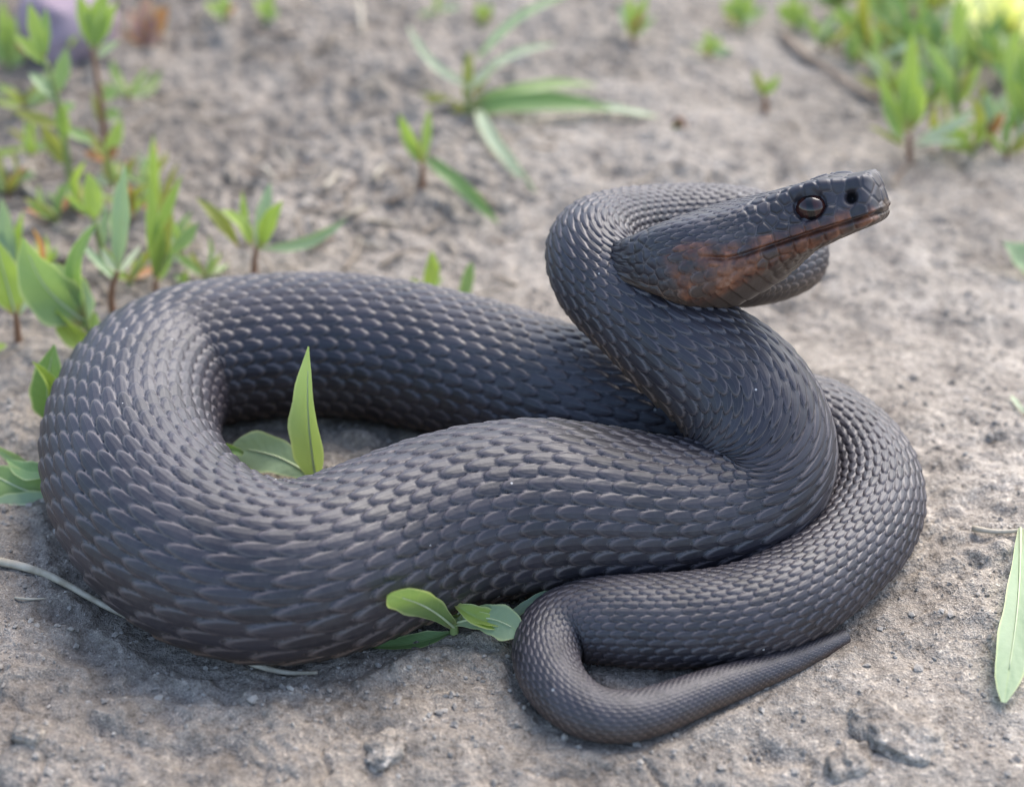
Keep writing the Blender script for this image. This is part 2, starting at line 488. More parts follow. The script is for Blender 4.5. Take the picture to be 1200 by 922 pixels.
def gh(x, y):
    i = int(np.clip(np.searchsorted(GX, x) - 1, 0, len(GX) - 2)); j = int(np.clip(np.searchsorted(GY, y) - 1, 0, len(GY) - 2))
    fx = (x - GX[i]) / (GX[i + 1] - GX[i]); fy = (y - GY[j]) / (GY[j + 1] - GY[j])
    return float((HH[i, j] * (1 - fx) + HH[i + 1, j] * fx) * (1 - fy) + (HH[i, j + 1] * (1 - fx) + HH[i + 1, j + 1] * fx) * fy)

def on_ground(u, v):
    z = 0.0
    for _ in range(6):
        p = at_z(u, v, z); z = 0.5 * z + 0.5 * gh(p[0], p[1])
    p = at_z(u, v, z); p[2] = gh(p[0], p[1])
    return p

gm = mesh_np('ground', np.stack([XX, YY, HH], -1).reshape(-1, 3), grid_quads(len(GX), len(GY))[:, ::-1])
gm.flip_normals() if gm.polygons[0].normal.z < 0 else None
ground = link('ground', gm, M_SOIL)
ground['kind'] = 'structure'

# ------------------------------------------------------------------ the snake
snake = empty('snake', (cl[3000][0], cl[3000][1], 0), 'black keeled-scaled viper coiled on bare soil with its reddish-lipped head raised', 'snake')
SN0 = np.array(snake.location) / CM

def build_snake():
    step = 14
    reff = np.maximum(clr, 0.20)
    inh = smooth(arc, LTOT - HEAD_L - 0.2, LTOT - HEAD_L + 0.3)
    pitch = 0.325 * reff * (1 - inh) + 0.135 * inh
    wcum = np.concatenate([[0], np.cumsum(np.diff(arc) / (0.5 * (pitch[1:] + pitch[:-1])))])
    nw = int(wcum[-1] * step)
    W = np.linspace(0, wcum[-1], nw)
    S = np.interp(W, wcum, arc)
    # more rows at the very snout
    tail_s = LTOT - 0.16 * (1 - np.linspace(0, 1, 46) ** 0.5) 
    S = np.concatenate([S[S < LTOT - 0.16], LTOT - 0.16 * (1 - np.sin(np.linspace(0, 1, 44) * math.pi / 2))])
    W = np.interp(S, arc, wcum)
    n = len(S)
    C = np.stack([np.interp(S, arc, cl[:, k]) for k in range(3)], -1)
    T = unit(np.gradient(C, S + np.arange(n) * 1e-9, axis=0))
    R = np.interp(S, arc, clr)
    # up hints along the body
    up = np.tile(np.array([0.0, 0.0, 1.0]), (n, 1))
    raised = smooth(C[:, 2], 0.9, 1.7) * (1 - smooth(S, LTOT - HEAD_L - 2.2, LTOT - HEAD_L - 0.8))
    up = unit(up + raised[:, None] * np.array([0.12, 0.10, 0.0]))
    nl = smooth(S, LTOT - HEAD_L - 3.2, LTOT - HEAD_L - 2.2) * (1 - smooth(S, LTOT - HEAD_L - 0.7, LTOT - HEAD_L - 0.2))
    up = unit(up + nl[:, None] * np.array([-0.25, 0.75, 0.0]))
    headk = smooth(S, LTOT - HEAD_L - 0.3, LTOT - HEAD_L + 0.1)
    left0 = -unit(np.cross(HDIR, np.array([0, 0, 1.0])))
    up = unit(up + (headk * math.tan(HEAD_ROLL))[:, None] * left0)
    side = unit(np.cross(T, up))           # the animal's right
    upn = np.cross(side, T)
    # around the body: q runs belly -> right side -> back -> left side -> belly
    NROW = 25; PER = 9
    VEN = math.radians(46)
    jj = np.arange(NROW)
    wrow = 0.86 + 0.62 * np.abs((jj - 12) / 12.0) ** 2.2
    edges = np.concatenate([[0], np.cumsum(wrow)]); edges = VEN + edges / edges[-1] * (2 * math.pi - 2 * VEN)
    rho_d = np.arange(0, NROW * PER) / PER - 0.5 + 0.5 / PER          # row coordinate, centres at integers
    th_d = np.interp(rho_d + 0.5, np.arange(NROW + 1), edges)
    nv = 26
    th_v = np.linspace(-VEN, VEN, nv + 1)[:-1] + VEN / nv
    th = np.concatenate([th_d, 2 * math.pi + th_v])
    rho = np.concatenate([rho_d, np.full(nv, 99.0)])
    NC = len(th)
    ct, st = np.cos(th), np.sin(th)
    # body section (unit): x to the right, z up, belly flattened
    bx = st * 1.02
    bz = np.where(-ct > 0, -ct * 0.96, -ct * (0.96 + 0.30 * ct - 0.36 * ct ** 2))
    X = R[:, None] * bx[None, :]; Z = R[:, None] * bz[None, :]
    # ---- head
    l = S - (LTOT - HEAD_L); t = l / HEAD_L
    hm = t > -0.08
    th_h = np.clip(t, 0, 1)
    K = lambda a: cubic([x for x, _ in a], [y for _, y in a], th_h)
    hw = K([(0, 1.04), (.04, 1.07), (.09, 1.10), (.17, 1.12), (.26, 1.10), (.38, 1.00), (.50, .87), (.64, .72), (.78, .60), (.90, .50), (1, .44)])
    ht = K([(0, .54), (.10, .52), (.22, .50), (.36, .50), (.50, .51), (.62, .51), (.74, .48), (.88, .44), (1, .40)])
    hb = K([(0, .74), (.10, .80), (.22, .82), (.36, .72), (.50, .57), (.64, .45), (.78, .38), (.90, .33), (1, .28)])
    cap = 0.22 + 0.78 * (1 - (1 - np.clip((t + 0.01) / 0.11, 0, 1)) ** 2.6) ** (1 / 2.6)
    capv = 0.22 + 0.78 * (1 - (1 - np.clip((t + 0.012) / 0.06, 0, 1)) ** 2.6) ** (1 / 2.6)
    hw = hw * 0.76 * cap; ht = ht * 0.64 * capv; hb = hb * 0.70 * capv
    close = np.sqrt(np.clip(1 - np.clip((th_h - 0.945) / 0.055, 0, 1) ** 2.4, 0, 1))
    closez = np.sqrt(np.clip(1 - np.clip((th_h - 0.955) / 0.045, 0, 1) ** 3.0, 0, 1))
    key_t = np.radians([0, 24, 44, 64, 88, 112, 134, 156, 180])
    ang = np.abs(((th + math.pi) % (2 * math.pi)) - math.pi)
    sx = np.sign(st); sx[sx == 0] = 1
    fx = cubic(key_t, [0, .52, .86, .985, 1.0, .93, .79, .42, 0], ang)
    fzu = cubic(key_t, [-1, -.97, -.80, -.46, .02, .50, .88, 1.0, 1.0], ang)
    HX = (hw * close)[:, None] * (fx * sx)[None, :]
    HZ = np.where(fzu[None, :] > 0, (ht * closez)[:, None], (hb * closez)[:, None]) * fzu[None, :]
    # throat hangs a little below the jaws
    thr = smooth(th_h, .10, .26) * (1 - smooth(th_h, .46, .68))
    HZ = HZ - 0.10 * thr[:, None] * np.exp(-(np.clip(ang, 0, 3) / math.radians(25)) ** 4)[None, :]
    # snout leans: top is pulled a bit forward/up at the tip
    HZ = HZ + (0.0 * smooth(th_h, .84, .97))[:, None] * smooth(fzu, 0.3, 1)[None, :]
    blend = smooth(t, -0.03, 0.0)[:, None]
    X = X * (1 - blend) + HX * blend
    Z = Z * (1 - blend) + HZ * blend
    P = C[:, None, :] + side[:, None, :] * X[:, :, None] + upn[:, None, :] * Z[:, :, None]
    # surface normal of the smooth form
    dU = np.gradient(P, axis=0)
    dV = np.roll(P, -1, 1) - np.roll(P, 1, 1)
    Nn = unit(np.cross(dV, dU))
    outw = side[:, None, :] * X[:, :, None] + upn[:, None, :] * Z[:, :, None]
    flip = np.sign(np.sum(Nn * outw, -1, keepdims=True)); flip[flip == 0] = 1
    Nn = Nn * flip
    d2x = np.roll(X, -1, 1) - np.roll(X, 1, 1); d2z = np.roll(Z, -1, 1) - np.roll(Z, 1, 1)
    Ns = unit(side[:, None, :] * d2z[:, :, None] - upn[:, None, :] * d2x[:, :, None])
    fs = np.sign(np.sum(Ns * outw, -1, keepdims=True)); fs[fs == 0] = 1
    Ns = Ns * fs
    kb = smooth(t, 0.25, 0.45)[:, None, None]
    Nn = unit(Ns * (1 - kb) + Nn * kb)
    Nn[-3:] = T[-3:, None, :]
    # ---- keeled, overlapping scales
    Wg = np.repeat(W[:, None], NC, 1); Rg = np.repeat(rho[None, :], n, 0)
    H = np.zeros((n, NC)); E = np.full((n, NC), 1.0); ID = np.zeros((n, NC)); 
    dors = rho < 50
    Wd = Wg[:, dors]; Rd = Rg[:, dors]
    HR = 30
    onh = np.repeat((S > LTOT - HEAD_L * 1.0)[:, None], Wd.shape[1], 1)
    Rd = np.where(onh, (Rd + 0.5) * HR / NROW - 0.5, Rd)
    NR = np.where(onh, HR, NROW)
    Hd = np.zeros(Wd.shape); H2 = np.zeros(Wd.shape); Ed = np.full(Wd.shape, 1.0); Id = np.full(Wd.shape, 0.5)
    for dj in (0, 1):
        j = np.floor(Rd).astype(int) + dj
        ok_j = (j >= 0) & (j < NR)
        off = 0.5 * (j % 2)
        k0 = np.floor(Wd - off).astype(int)
        for dk in (0, 1):
            k = k0 + dk
            hsh = ((k * 7919 + j * 104729) * 2654435761 % 4294967296) / 4294967296.0
            hs2 = ((k * 31337 + j * 7307) * 2246822519 % 4294967296) / 4294967296.0
            a = Wd - (k + off) + (hs2 - 0.5) * 0.09
            dr = Rd - j + (hsh - 0.5) * 0.06
            la = np.where(a < 0, 0.76, 0.92)
            q = (np.abs(a) / la) ** np.where(a < 0, 1.75, 2.0) + (np.abs(dr) / 0.56) ** 2.0
            rd = np.sqrt(q)
            ok = ok_j & (rd < 1)
            lift = np.clip((0.92 - a) / 1.66, 0, 1)
            dome = 1 - rd ** 8
            hh = (0.10 + 0.90 * lift) * (0.50 + 0.50 * dome) * (0.93 + 0.14 * hs2)
            keel = 0.075 * np.exp(-(dr / 0.075) ** 2) * smooth(a, -0.66, -0.4) * (1 - smooth(a, 0.3, 0.7))
            keel = keel * smooth(j, 0.5, 2.5) * (1 - smooth(j - NR, -3.5, -1.5))
            hh = hh + keel
            better = ok & (hh > Hd)
            H2 = np.where(better, Hd, np.where(ok, np.maximum(H2, hh), H2))
            Hd = np.where(better, hh, Hd); Ed = np.where(better, np.where(a > 0.2, np.minimum(rd, 0.5), rd), Ed)
            Ed = np.where(better & (keel > 0.04), np.maximum(Ed, 0.79), Ed)
            Id = np.where(better, hsh, Id)
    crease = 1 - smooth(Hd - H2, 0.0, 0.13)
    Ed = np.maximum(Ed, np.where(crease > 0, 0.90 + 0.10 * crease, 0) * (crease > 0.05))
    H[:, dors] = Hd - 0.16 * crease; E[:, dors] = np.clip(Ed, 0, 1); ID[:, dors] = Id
    # belly plates
    fr = W[:, None] - np.floor(W[:, None])
    vh = 0.25 + 0.75 * (1 - fr) * smooth(fr, 0.0, 0.09)
    ve = 1 - smooth(fr, 0.0, 0.22) * 0.6
    H[:, ~dors] = vh; E[:, ~dors] = np.minimum(ve, 0.97); ID[:, ~dors] = 0.4
    amp = 0.068 * np.clip(R, 0.06, 2) ** 0.75 * (1 - 0.65 * (1 - smooth(R, 0.15, 0.42)))
    amp = np.maximum(amp * (t < 0), 0.034 * smooth(t, 0.0, 0.05))
    D = amp[:, None] * H
    # ---- belly / flank colour mask
    af = ang[None, :]
    belly = np.repeat(1 - smooth(ang, math.radians(44), math.radians(82))[None, :], n, 0)
    # ---- front of the head: small irregular shields
    hi = np.where((t > 0.30) | ((t > -0.02) & (t < 0.17)))[0]
    Ph = P[hi].reshape(-1, 3); th_i = np.repeat(t[hi][:, None], NC, 1).ravel()
    Zl = Z[hi].ravel(); Xl = X[hi].ravel()
    htl = np.repeat((ht * closez)[hi][:, None], NC, 1).ravel(); hbl = np.repeat((hb * closez)[hi][:, None], NC, 1).ravel()
    zmouth = -0.145 + 0.03 * th_i
    zm_all = -0.145 + 0.03 * np.clip(t, 0, 1)
    r2 = np.random.default_rng(5)
    seeds, srad, sgrp = [], [], []
    def add(p, r, g):
        seeds.append(p); srad.append(r); sgrp.append(g)
    # lip shields: above and below the mouth line on either side
    for sgn in (1, -1):
        for tc_ in np.arange(0.30, 0.99, 0.062):
            for dz, g in ((0.07, 1), (-0.065, 2)):
                m_ = np.argmin((th_i - tc_) ** 2 * 9 + (Zl - (-0.145 + 0.03 * tc_) - dz) ** 2 + (np.sign(Xl) != sgn) * 9)
                add(Ph[m_], 0.13, g)
    # large shield over each eye
    order = r2.permutation(len(Ph))
    for i_ in order[:14000]:
        p = Ph[i_]
        top = Zl[i_] > 0.8 * htl[i_]
        rr = 0.115 if top else 0.088
        if th_i[i_] > 0.82: rr *= 1.5
        if np.abs(Zl[i_] - zmouth[i_]) < 0.13 and abs(Xl[i_]) > 0.2 and th_i[i_] > 0.25: continue
        ds = np.linalg.norm(np.array(seeds) - p, axis=1)
        if ds.min() > rr: add(p, rr, 0)
    seeds = np.array(seeds)
    F1 = np.full(len(Ph), 9.0); F2 = np.full(len(Ph), 9.0); I1 = np.zeros(len(Ph), int)
    for si, p in enumerate(seeds):
        d = np.linalg.norm(Ph - p, axis=1)
        c1 = d < F1
        F2 = np.where(c1, F1, np.minimum(F2, d)); I1 = np.where(c1, si, I1); F1 = np.minimum(F1, d)
    gapd = F2 - F1
    ch = smooth(gapd, 0.0, 0.045)
    cell_h = (0.020 * ch * (1 - 0.45 * smooth(th_i, 0.7, 0.85))).reshape(len(hi), NC)
    cell_e = (1 - 0.72 * smooth(gapd, 0.0, 0.035)).reshape(len(hi), NC)
    cell_i = (np.random.default_rng(3).random(len(seeds))[I1]).reshape(len(hi), NC)
    fb = np.maximum(smooth(t[hi], 0.42, 0.56), 1 - smooth(t[hi], 0.08, 0.15))[:, None] * np.ones((1, NC))
    D[hi] = D[hi] * (1 - fb) + cell_h * fb
    E[hi] = E[hi] * (1 - fb) + cell_e * fb
    ID[hi] = ID[hi] * (1 - fb) + cell_i * fb
    crown_sheen = smooth(fzu, 0.75, 1.0)[None, :] * smooth(t, 0.30, 0.62)[:, None]  # paler head top: sky sheen painted over its grey-brown colour
    ID = np.minimum(ID, 0.84) * (1 - crown_sheen) + np.clip(0.80 + 0.2 * ID, 0, 1) * crown_sheen
    # mouth line
    tg = np.repeat(t[:, None], NC, 1)
    zm = zm_all[:, None] + 0.10 * smooth(0.42 - tg, 0.0, 0.2) 
    latf = smooth(np.abs(X), 0.12, 0.25) + smooth(tg, 0.96, 0.98)
    mline = np.exp(-((Z - zm) / 0.022) ** 2) * smooth(tg, 0.27, 0.34) * np.clip(latf, 0, 1) * (tg < 0.992)
    D = D - 0.05 * mline
    lipband = np.exp(-((Z - zm - 0.035) / 0.018) ** 2) * smooth(tg, 0.30, 0.4) * np.clip(latf, 0, 1)
    D = D + 0.012 * lipband
    # eye sockets, brow ridge, nostrils (positions on the smooth form)
    eyes = []
    for sgn in (1, -1):
        te, ze = 0.745, 0.125
        ie = int(np.argmin(np.abs(t - te)))
        half = np.where(sx == sgn)[0]
        je = half[np.argmin(np.abs(Z[ie, half] - ze) + (ang[half] < 1.2) * 9 + (ang[half] > 2.6) * 9)]
        pe = P[ie, je]; ne = Nn[ie, je]
        loc = P - pe
        dx = loc @ T[ie]; du = loc @ upn[ie]; dn = np.abs(loc @ ne)
        m_side = (sx[None, :] == sgn) & (tg > 0.3)
        dd = np.sqrt((dx / 1.12) ** 2 + du ** 2)
        D = D - np.where(m_side, 0.030 * (1 - smooth(dd, 0.12, 0.15)) , 0)
        brow = np.exp(-((du - 0.135) / 0.045) ** 2) * np.exp(-((dx - 0.02) / 0.25) ** 4)
        D = D + np.where(m_side, 0.045 * brow, 0)
        ring = np.exp(-((dd - 0.175) / 0.026) ** 2)
        D = D + np.where(m_side & (du < 0.1), 0.003 * ring, 0)
        # loreal hollow in front of the eye, sharp canthus above it
        lor = np.exp(-((dx - 0.30) / 0.16) ** 2) * np.exp(-((du - 0.00) / 0.12) ** 2)
        D = D - np.where(m_side, 0.030 * lor, 0)
        can = np.exp(-((ang[None, :] - math.radians(136)) / math.radians(8)) ** 2) * smooth(tg, 0.55, 0.7) * (1 - smooth(tg, 0.95, 1.0))
        D = D + np.where(m_side, 0.028 * can, 0)
        E = np.where(m_side & (dd < 0.15), 0.3, E)
        # nostril
        tn = 0.91
        i2 = int(np.argmin(np.abs(t - tn)))
        j2 = half[np.argmin(np.abs(Z[i2, half] - 0.10) + (ang[half] < 1.0) * 9 + (ang[half] > 2.5) * 9)]
        l2 = P - P[i2, j2]
        dd2 = np.sqrt((l2 @ T[i2]) ** 2 + ((l2 @ upn[i2]) / 1.15) ** 2)
        D = D - np.where(m_side & (tg > 0.8), 0.11 * (1 - smooth(dd2, 0.0, 0.075)), 0)
        D = D + np.where(m_side & (tg > 0.8), 0.006 * np.exp(-((dd2 - 0.09) / 0.02) ** 2), 0)
        E = np.where(m_side & (tg > 0.8) & (dd2 < 0.052), 1.0, E)
        eyes.append((pe - ne * 0.098, T[ie], upn[ie], ne))
    # ---- reddish lips and cheeks
    below = 1 - smooth(Z - zm - 0.03 * smooth(0.55 - tg, 0, 0.3), 0.02, 0.20)
    cheek = smooth(tg, 0.10, 0.22) * (1 - smooth(tg, 0.97, 1.0)) * below
    cheek = cheek * (1 - 0.35 * smooth(tg, 0.5, 0.7) * smooth(Z - zm, 0.02, 0.12))
    cheek = cheek * smooth(ang, math.radians(30), math.radians(48))[None, :]
    pn = perlin(P[:, :, 0] / 0.22 + P[:, :, 1] / 0.3, P[:, :, 2] / 0.2, 30)
    red = smooth(cheek * (0.78 + 0.30 * pn) + 1.05 * cheek * (ID - 0.5), 0.10, 0.75) * smooth(tg, 0.06, 0.2) * (0.70 + 0.3 * ID)
    red = np.where(tg > 0.05, red, 0)
    belly = belly * (1 - 0.0 * tg)
    red = np.clip(red, 0, 0.92)
    # warm tint on the tail tip's underside
    tailk = (1 - smooth(S, 1.5, 5.0))[:, None] * (1 - smooth(ang, math.radians(80), math.radians(125)))[None, :]
    belly = np.maximum(belly, tailk * 0.8)
    V = P + Nn * D[:, :, None]
    V = V - SN0
    # close both ends
    tip0 = (C[0] - T[0] * R[0] * 0.8) - SN0
    tip1 = V[-1].mean(0) 
    verts = np.concatenate([V.reshape(-1, 3), tip0[None], tip1[None]])
    q = grid_quads(n, NC, True)
    jr = np.arange(NC); jn = (jr + 1) % NC
    c0 = n * NC; c1 = c0 + 1; b1 = (n - 1) * NC
    capa = np.stack([jn, jr, np.full(NC, c0), np.full(NC, c0)], -1)
    me = bpy.data.meshes.new('body')
    tri0 = np.stack([np.full(NC, c0), jr, jn], -1)[:, ::-1]
    tri1 = np.stack([np.full(NC, c1), b1 + jr, b1 + jn], -1)
    # quads + end fans in one mesh
    loops = np.concatenate([q.ravel(), tri0.ravel(), tri1.ravel()]).astype(np.int32)
    tot = np.concatenate([np.full(len(q), 4), np.full(2 * NC, 3)]).astype(np.int32)
    start = np.concatenate([[0], np.cumsum(tot)[:-1]]).astype(np.int32)
    me.vertices.add(len(verts)); me.vertices.foreach_set('co', (verts * CM).astype(np.float32).ravel())
    me.loops.add(len(loops)); me.loops.foreach_set('vertex_index', loops)
    me.polygons.add(len(tot)); me.polygons.foreach_set('loop_start', start); me.polygons.foreach_set('loop_total', tot)
    me.polygons.foreach_set('use_smooth', np.ones(len(tot), bool))
    me.update(calc_edges=True)
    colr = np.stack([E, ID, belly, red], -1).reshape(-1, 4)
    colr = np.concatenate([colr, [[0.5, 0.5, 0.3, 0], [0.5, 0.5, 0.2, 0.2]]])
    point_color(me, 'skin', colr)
    # make sure the faces look outwards
    pz = me.polygons[(n // 2) * NC + 95]
    cn = np.array(pz.center) / CM + SN0 - C[n // 2]
    if np.dot(np.array(pz.normal), cn) < 0: me.flip_normals()
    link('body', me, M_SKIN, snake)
    print('snake', n, NC, 'length', LTOT, 'head from', project(HB), 'to', project(HB + HDIR * HEAD_L))
    for pe, Tx, Ux, nx in eyes:
        build_eye(pe, Tx, Ux, nx)

def project(p):
    d = np.asarray(p) - CAM
    z = np.dot(d, FWD)
    return (round(600 + FPX * d[0] / z, 1), round(461 - FPX * np.dot(d, UPV) / z, 1))

def build_eye(pe, Tx, Ux, nx):
    from mathutils import Matrix, Vector
    n1, n2 = 24, 32
    vs = []
    for i in range(n1 + 1):
        a = math.pi * i / n1
        for k in range(n2):
            b = 2 * math.pi * k / n2
            vs.append((0.160 * math.sin(a) * math.cos(b), 0.155 * math.sin(a) * math.sin(b), 0.140 * math.cos(a)))
    me = mesh_np('eye', vs, grid_quads(n1 + 1, n2, True))
    o = link('eye', me, M_EYE, snake)
    x = unit(Tx - nx * np.dot(Tx, nx)); y = nx; z = np.cross(x, y)
    m = Matrix(((x[0], y[0], z[0]), (x[1], y[1], z[1]), (x[2], y[2], z[2])))
    o.rotation_euler = m.to_euler()
    o.location = (pe - SN0) * CM

build_snake()

# ------------------------------------------------------------------ plants
def tube(pts, radii, seg=7):
    pts = np.asarray(pts, float)
    tp = np.concatenate([[0], np.cumsum(np.linalg.norm(np.diff(pts, axis=0), axis=1))])
    n = max(6, 4 * len(pts))
    q = np.linspace(0, tp[-1], n)
    c = cubic(tp, pts, q) if len(pts) > 2 else np.stack([np.interp(q, tp, pts[:, k]) for k in range(3)], -1)
    r = np.interp(q, tp, radii)
    T = unit(np.gradient(c, axis=0))
    ref = np.array([0.31, 0.17, 0.94]) if abs(T[0][2]) < 0.8 else np.array([0.9, 0.3, 0.1])
    s = unit(np.cross(T, ref)); u = np.cross(s, T)
    a = np.linspace(0, 2 * math.pi, seg, endpoint=False)
    v = c[:, None, :] + r[:, None, None] * (np.cos(a)[None, :, None] * s[:, None, :] + np.sin(a)[None, :, None] * u[:, None, :])
    verts = np.concatenate([v.reshape(-1, 3), c[:1], c[-1:]])
    qd = grid_quads(n, seg, True)
    j = np.arange(seg); jn = (j + 1) % seg
    a0 = np.stack([jn, j, np.full(seg, n * seg)], -1); a1 = np.stack([(n - 1) * seg + j, (n - 1) * seg + jn, np.full(seg, n * seg + 1)], -1)
    return verts, [tuple(x) for x in qd] + [tuple(x) for x in a0] + [tuple(x) for x in a1]

def mesh_py(name, verts, faces, smoothing=True):
    me = bpy.data.meshes.new(name)
    me.from_pydata([tuple(v) for v in (np.asarray(verts) * CM)], [], faces)
    if smoothing: me.polygons.foreach_set('use_smooth', np.ones(len(me.polygons), bool))
    me.update()
    return me

SHAPES = {
    'lance': ([0, .08, .25, .45, .65, .82, .93, 1], [.10, .30, .78, 1.0, .90, .58, .28, .02]),
    'obovate': ([0, .08, .25, .45, .65, .82, .94, 1], [.16, .30, .55, .80, 1.0, .96, .60, .05]),
    'blade': ([0, .08, .25, .45, .65, .82, .94, 1], [.55, .75, .95, 1.0, .92, .70, .35, .02]),
    'ovate': ([0, .06, .22, .42, .65, .84, .95, 1], [.14, .40, .95, 1.0, .78, .40, .15, .02]),
}

def leaf_mesh(A, M, B, width, shape, face, fold, curl, seed):
    r = random.Random(seed)
    A, M, B = (np.asarray(x, float) for x in (A, M, B))
    nu, nv = 19, 9
    q = np.linspace(0, 1, nu)
    ta = [0, 0.5, 1.0]
    c = cubic(ta, np.stack([A, M, B]), q)
    T = unit(np.gradient(c, axis=0))
    n = unit(face)
    S = unit(np.cross(T, n)); Nn = np.cross(S, T)
    wv = np.interp(q, *SHAPES[shape]) * width * 0.5
    wv = np.maximum(np.convolve(np.pad(wv, 1, mode='edge'), [.2, .6, .2], 'valid'), 0.003)
    a = np.linspace(-1, 1, nv)
    ph = r.random() * 6; ph2 = r.random() * 6
    wob = 1 + 0.05 * np.sin(q[:, None] * 23 + ph + 2 * np.sign(a)[None, :]) * (np.abs(a)[None, :] > 0.9)
    twist = (r.random() - 0.5) * 1.1
    ang = twist * q[:, None]
    lat = a[None, :] * wv[:, None] * wob
    rise = fold * np.abs(lat) + curl * wv[:, None] * (a[None, :] ** 2) + 0.09 * wv[:, None] * np.sin(q[:, None] * 12 + ph2 + a[None, :] * 2) * np.abs(a[None, :])
    l2 = lat * np.cos(ang) - rise * np.sin(ang); r2 = lat * np.sin(ang) + rise * np.cos(ang)
    v = c[:, None, :] + S[:, None, :] * l2[:, :, None] + Nn[:, None, :] * r2[:, :, None]
    col = np.stack([np.repeat(np.abs(a)[None, :], nu, 0), np.repeat(q[:, None], nv, 1), np.full((nu, nv), r.random()), np.ones((nu, nv))], -1)
    return v.reshape(-1, 3), grid_quads(nu, nv), col.reshape(-1, 4), c, Nn, wv

_lseed = [100]
def add_leaf(root, A, B, wpx, mat, shape='lance', bow=0.0, sag=0.0, face=None, fold=0.35, curl=0.0, mid=None):
    _lseed[0] += 1
    A = np.asarray(A, float); B = np.asarray(B, float)
    o0 = np.array(root.location) / CM
    w = wpx * depth(A) / FPX
    L = np.linalg.norm(B - A)
    toc = unit(CAM - A)
    if face is None:
        face = toc * 0.75 + np.array([0, 0, 0.45]) + np.array([rnd.uniform(-.45, .45), rnd.uniform(-.2, .2), 0])
    else: face = np.asarray(face, float)
    latv = unit(np.cross(B - A, toc))
    M = (A + B) / 2 + latv * bow * L + np.array([0, 0, 1.0]) * sag * L if mid is None else np.asarray(mid, float)
    v, qd, col, cc, nn, ww = leaf_mesh(A - o0, M - o0, B - o0, w, shape, face, fold, curl, _lseed[0])
    me = mesh_np('leaf', v, qd)
    point_color(me, 'leafuv', col)
    lf = link('leaf', me, LEAF[mat], root)
    if wpx >= 30:
        tv, tf_ = tube(cc[:-2:3] + nn[:-2:3] * 0.006, np.linspace(0.016, 0.005, len(cc[:-2:3])), 6)
        link('midrib', mesh_py('midrib', tv, tf_), M_RIB, lf)
    return lf

def add_stem(root, pts, r0, r1, mat):
    o0 = np.array(root.location) / CM
    v, f = tube(np.asarray(pts) - o0, np.linspace(r0, r1, len(pts)))
    return link('stem', mesh_py('stem', v, f), mat, root)

def plant(name, label, u, v, leaves, stem=None, cat='plant', group=None, stem_mat=None):
    """leaves: (attach uv or None, tip uv, tip dy in cm, width px, material, options)"""
    b = on_ground(u, v)
    root = empty(name, b, label, cat, group)
    y0 = b[1]
    def q(uv, dy=0.0):
        p = at_y(uv[0], uv[1], y0 + dy)
        g = gh(p[0], p[1])
        if p[2] < g + 0.02: p[2] = g + 0.02
        return p
    sp = [b - np.array([0, 0, 0.12])] + [q(x[:2], x[2] if len(x) > 2 else 0) for x in (stem or [(u, v - 6)])]
    add_stem(root, sp, 0.055 if len(sp) > 2 else 0.05, 0.03, stem_mat or M_STEM_G)
    for at, tip, dy, w, mat, *opt in leaves:
        op = dict(opt[0]) if opt else {}
        a = sp[-1] if at is None else q(at, op.pop('ady', 0.0))
        op.pop('ady', None)
        add_leaf(root, a, q(tip, dy), w, mat, **op)
    return root

# --- beside and inside the coils
plant('broad_leaved_seedling', 'broad pale green seedling leaning out behind the outer left bend of the snake', 116, 412, [
    ((98, 376), (27, 279), 0.05, 62, 'green', {'shape': 'ovate', 'bow': -0.10, 'fold': 0.22, 'face': (0.25, -0.8, 0.55)}),
    ((97, 386), (34, 308), 0.25, 58, 'grey', {'shape': 'ovate', 'bow': 0.12, 'fold': 0.2, 'face': (-0.2, -0.8, 0.5)}),
    ((112, 412), (66, 362), -0.1, 26, 'bright', {'shape': 'lance', 'bow': -0.10, 'fold': 0.7}),
    ((98, 372), (113, 262), 0.3, 20, 'green', {'bow': -0.16, 'fold': 0.6}),
    ((108, 392), (112, 365), 0.1, 15, 'green'),
], stem=[(108, 398), (98, 372)])
plant('upright_shoot', 'single upright shoot with a bright tip leaf and one dry leaf behind the broad seedling', 120, 318, [
    ((110, 262), (102, 202), 0.2, 24, 'bright', {'bow': 0.06}), ((108, 255), (74, 226), 0.1, 8, 'bright'),
    ((113, 262), (92, 288), -0.1, 12, 'pale'), ((118, 300), (125, 240), 0.4, 13, 'grey'),
], stem=[(118, 290), (110, 256)])
plant('grey_green_shoot', 'tall single grey-green blade on a brown stalk beside the reddish-footed tuft', 133, 366, [
    ((138, 318), (147, 192), 0.5, 27, 'grey', {'fold': 0.25}), ((138, 322), (118, 290), 0.2, 9, 'pale'),
    ((138, 322), (165, 288), 0.4, 8, 'pale'), ((136, 330), (95, 285), 0.6, 11, 'grey'),
], stem=[(130, 345), (138, 318)], stem_mat=M_STEM_R)
plant('red_footed_tuft', 'bright green leafy tuft with a reddish foot just behind the left bend of the snake', 182, 346, [
    (None, (176, 212), 0.5, 17, 'bright'), (None, (213, 206), 0.6, 16, 'bright', {'bow': -0.06}),
    (None, (203, 250), 0.2, 22, 'olive'), ((194, 302), (232, 261), 0.3, 19, 'green', {'bow': 0.06}),
    (None, (190, 262), 0.1, 16, 'bright'), ((186, 330), (205, 290), 0.0, 12, 'green'),
], stem=[(182, 328)], stem_mat=M_STEM_R)
plant('far_blade', 'lone blurred blade standing between the left tuft and the bare soil', 184, 262, [
    (None, (180, 158), 0.4, 19, 'bright'), (None, (165, 205), 0.3, 11, 'green'), (None, (208, 190), 0.5, 10, 'olive'),
])
